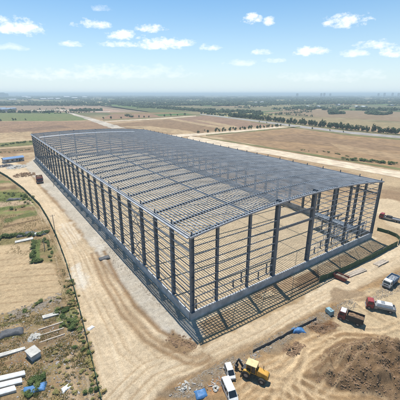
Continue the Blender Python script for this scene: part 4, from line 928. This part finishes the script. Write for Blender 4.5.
for k in range(160):
    for j in range(3): a = 4*k+j; fs.append((a,a+1,a+5,a+4))
struct(hm.add(vs, fs).build('hills', M_WOODS, smooth=True))

# ------------------------------------------------------------------ air, sky and sun
hz_ = MB().box((0,0,36.5),(34000,34000,78)).build('haze', None); hz_['kind'] = 'stuff'
vm = bpy.data.materials.new('haze'); vm.use_nodes = True; nt = vm.node_tree; nt.nodes.clear()
vo = nt.nodes.new('ShaderNodeOutputMaterial'); pv = nt.nodes.new('ShaderNodeVolumePrincipled'); pv.inputs['Color'].default_value = (.80,.95,1.0,1); pv.inputs['Density'].default_value = .00023; pv.inputs['Anisotropy'].default_value = 0.0
nt.links.new(pv.outputs[0], vo.inputs['Volume']); hz_.data.materials.append(vm)
SUN = Vector((2.45, 7.5, 23.2)).normalized(); EL = math.asin(SUN.z); AZ = math.atan2(SUN.x, SUN.y)
sl = bpy.data.lights.new('sun', 'SUN'); sl.energy = 4.9; sl.angle = R(.5); sl.color = (1, .97, .92); so = bpy.data.objects.new('sun', sl); COL.objects.link(so); so.rotation_euler = SUN.to_track_quat('Z', 'Y').to_euler(); so.location = (0,0,200)
w = bpy.data.worlds.new('World'); SC.world = w; w.use_nodes = True; nt = w.node_tree; N = nt.nodes; L = nt.links; bg = N['Background']; bg.inputs['Strength'].default_value = .115
sk = N.new('ShaderNodeTexSky'); sk.sky_type = 'NISHITA'; sk.sun_disc = False; sk.sun_elevation = EL; sk.sun_rotation = AZ; sk.air_density = 1.0; sk.dust_density = .2; sk.ozone_density = 3.0; sk.altitude = 50
tc = N.new('ShaderNodeTexCoord'); sp = N.new('ShaderNodeSeparateXYZ'); L.new(tc.outputs['Generated'], sp.inputs[0])
def M(op, a, b=None, c=None):
    n = N.new('ShaderNodeMath'); n.operation = op
    for i, v in enumerate((a, b, c)):
        if v is None: continue
        if isinstance(v, (int, float)): n.inputs[i].default_value = v
        else: L.new(v, n.inputs[i])
    return n.outputs[0]
az = M('ARCTAN2', sp.outputs[0], sp.outputs[1]); el = M('ARCSINE', sp.outputs[2])
nz = N.new('ShaderNodeTexNoise'); nz.inputs['Scale'].default_value = 30; nz.inputs['Detail'].default_value = 9; nz.inputs['Roughness'].default_value = .66
vs_ = N.new('ShaderNodeVectorMath'); vs_.operation = 'MULTIPLY'; vs_.inputs[1].default_value = (1,1,1.9); L.new(tc.outputs['Generated'], vs_.inputs[0]); L.new(vs_.outputs[0], nz.inputs['Vector'])
nv = M('SUBTRACT', nz.outputs['Fac'], .5)
CL = [(17,29,22,7.5,1.),(30,32,12,4,.8),(93,25.5,16,4,.9),(72,45,11,2.6,.7),(125,36.5,15,4.2,1.),(150,29.5,13,4.2,1.),(118,45,13,3,.85),(158,45.5,19,5,1.),(183,44,9,3.6,.9),(210,48,9,3,.8),(252,20.5,8,4.6,.95),(269,22.5,5,4,.8),(262,53,9,2.6,.7),(346,22.5,20,6,1.),(310,52.5,15,4,.95),(272,61,10,2.2,.5),(373,45.5,15,4.2,.85),(355,54,14,3.4,.6),(395,53,12,5,.9),(104,9.5,10,2.6,.4),(240,64,14,2.6,.4),(60,76,40,5,.35),(110,72,36,5,.35),(145,74,40,6,.3),(330,78,50,5,.25),(12,48,14,3,.4)]
tot = None
for x, y, wx, wy, k in CL:
    def ang(px, py):
        d = _fw*FPX + _rt*(px-200) + _up*(200-py); d /= np.linalg.norm(d); return math.atan2(d[0], d[1]), math.asin(d[2])
    a0, e0 = ang(x, y); a1, _ = ang(x+wx, y); _, e1 = ang(x, y-wy); da, de = abs(a1-a0)*1.3, abs(e1-e0)*1.65
    u = M('MULTIPLY', M('SUBTRACT', az, a0), 1/da); v = M('MULTIPLY', M('SUBTRACT', el, e0), 1/de)
    v = M('MULTIPLY', v, M('ADD', 1.0, M('MULTIPLY', M('LESS_THAN', v, 0.), .8)))            # flatter base
    q = M('MULTIPLY', M('SUBTRACT', 1., M('ADD', M('MULTIPLY', u, u), M('MULTIPLY', v, v))), .55)
    q = M('ADD', q, M('MULTIPLY', nv, 2.9)); q = M('MINIMUM', M('MAXIMUM', M('MULTIPLY', q, 1.25), 0.), 1.); q = M('MULTIPLY', q, k)
    tot = q if tot is None else M('MAXIMUM', tot, q)
tint = N.new('ShaderNodeHueSaturation'); tint.inputs['Saturation'].default_value = 1.25; tint.inputs['Value'].default_value = 1.0; tint.inputs['Hue'].default_value = .494; L.new(sk.outputs[0], tint.inputs['Color'])
hf = M('POWER', M('MAXIMUM', M('SUBTRACT', 1., M('DIVIDE', M('ABSOLUTE', el), .40)), 0.), 2.3); hx = N.new('ShaderNodeMixRGB'); L.new(M('MULTIPLY', hf, .92), hx.inputs['Fac']); L.new(tint.outputs[0], hx.inputs['Color1']); hx.inputs['Color2'].default_value = (5.6,6.7,7.3,1)
mx = N.new('ShaderNodeMixRGB'); L.new(tot, mx.inputs['Fac']); L.new(hx.outputs[0], mx.inputs['Color1']); mx.inputs['Color2'].default_value = (9.2,9.2,9.2,1); L.new(mx.outputs[0], bg.inputs['Color'])

SC.render.engine = 'CYCLES'
SC.view_settings.view_transform = 'Standard'; SC.view_settings.look = 'None'; SC.view_settings.gamma = 1; SC.view_settings.exposure = .28
SC.cycles.max_bounces = 6; SC.cycles.volume_bounces = 0
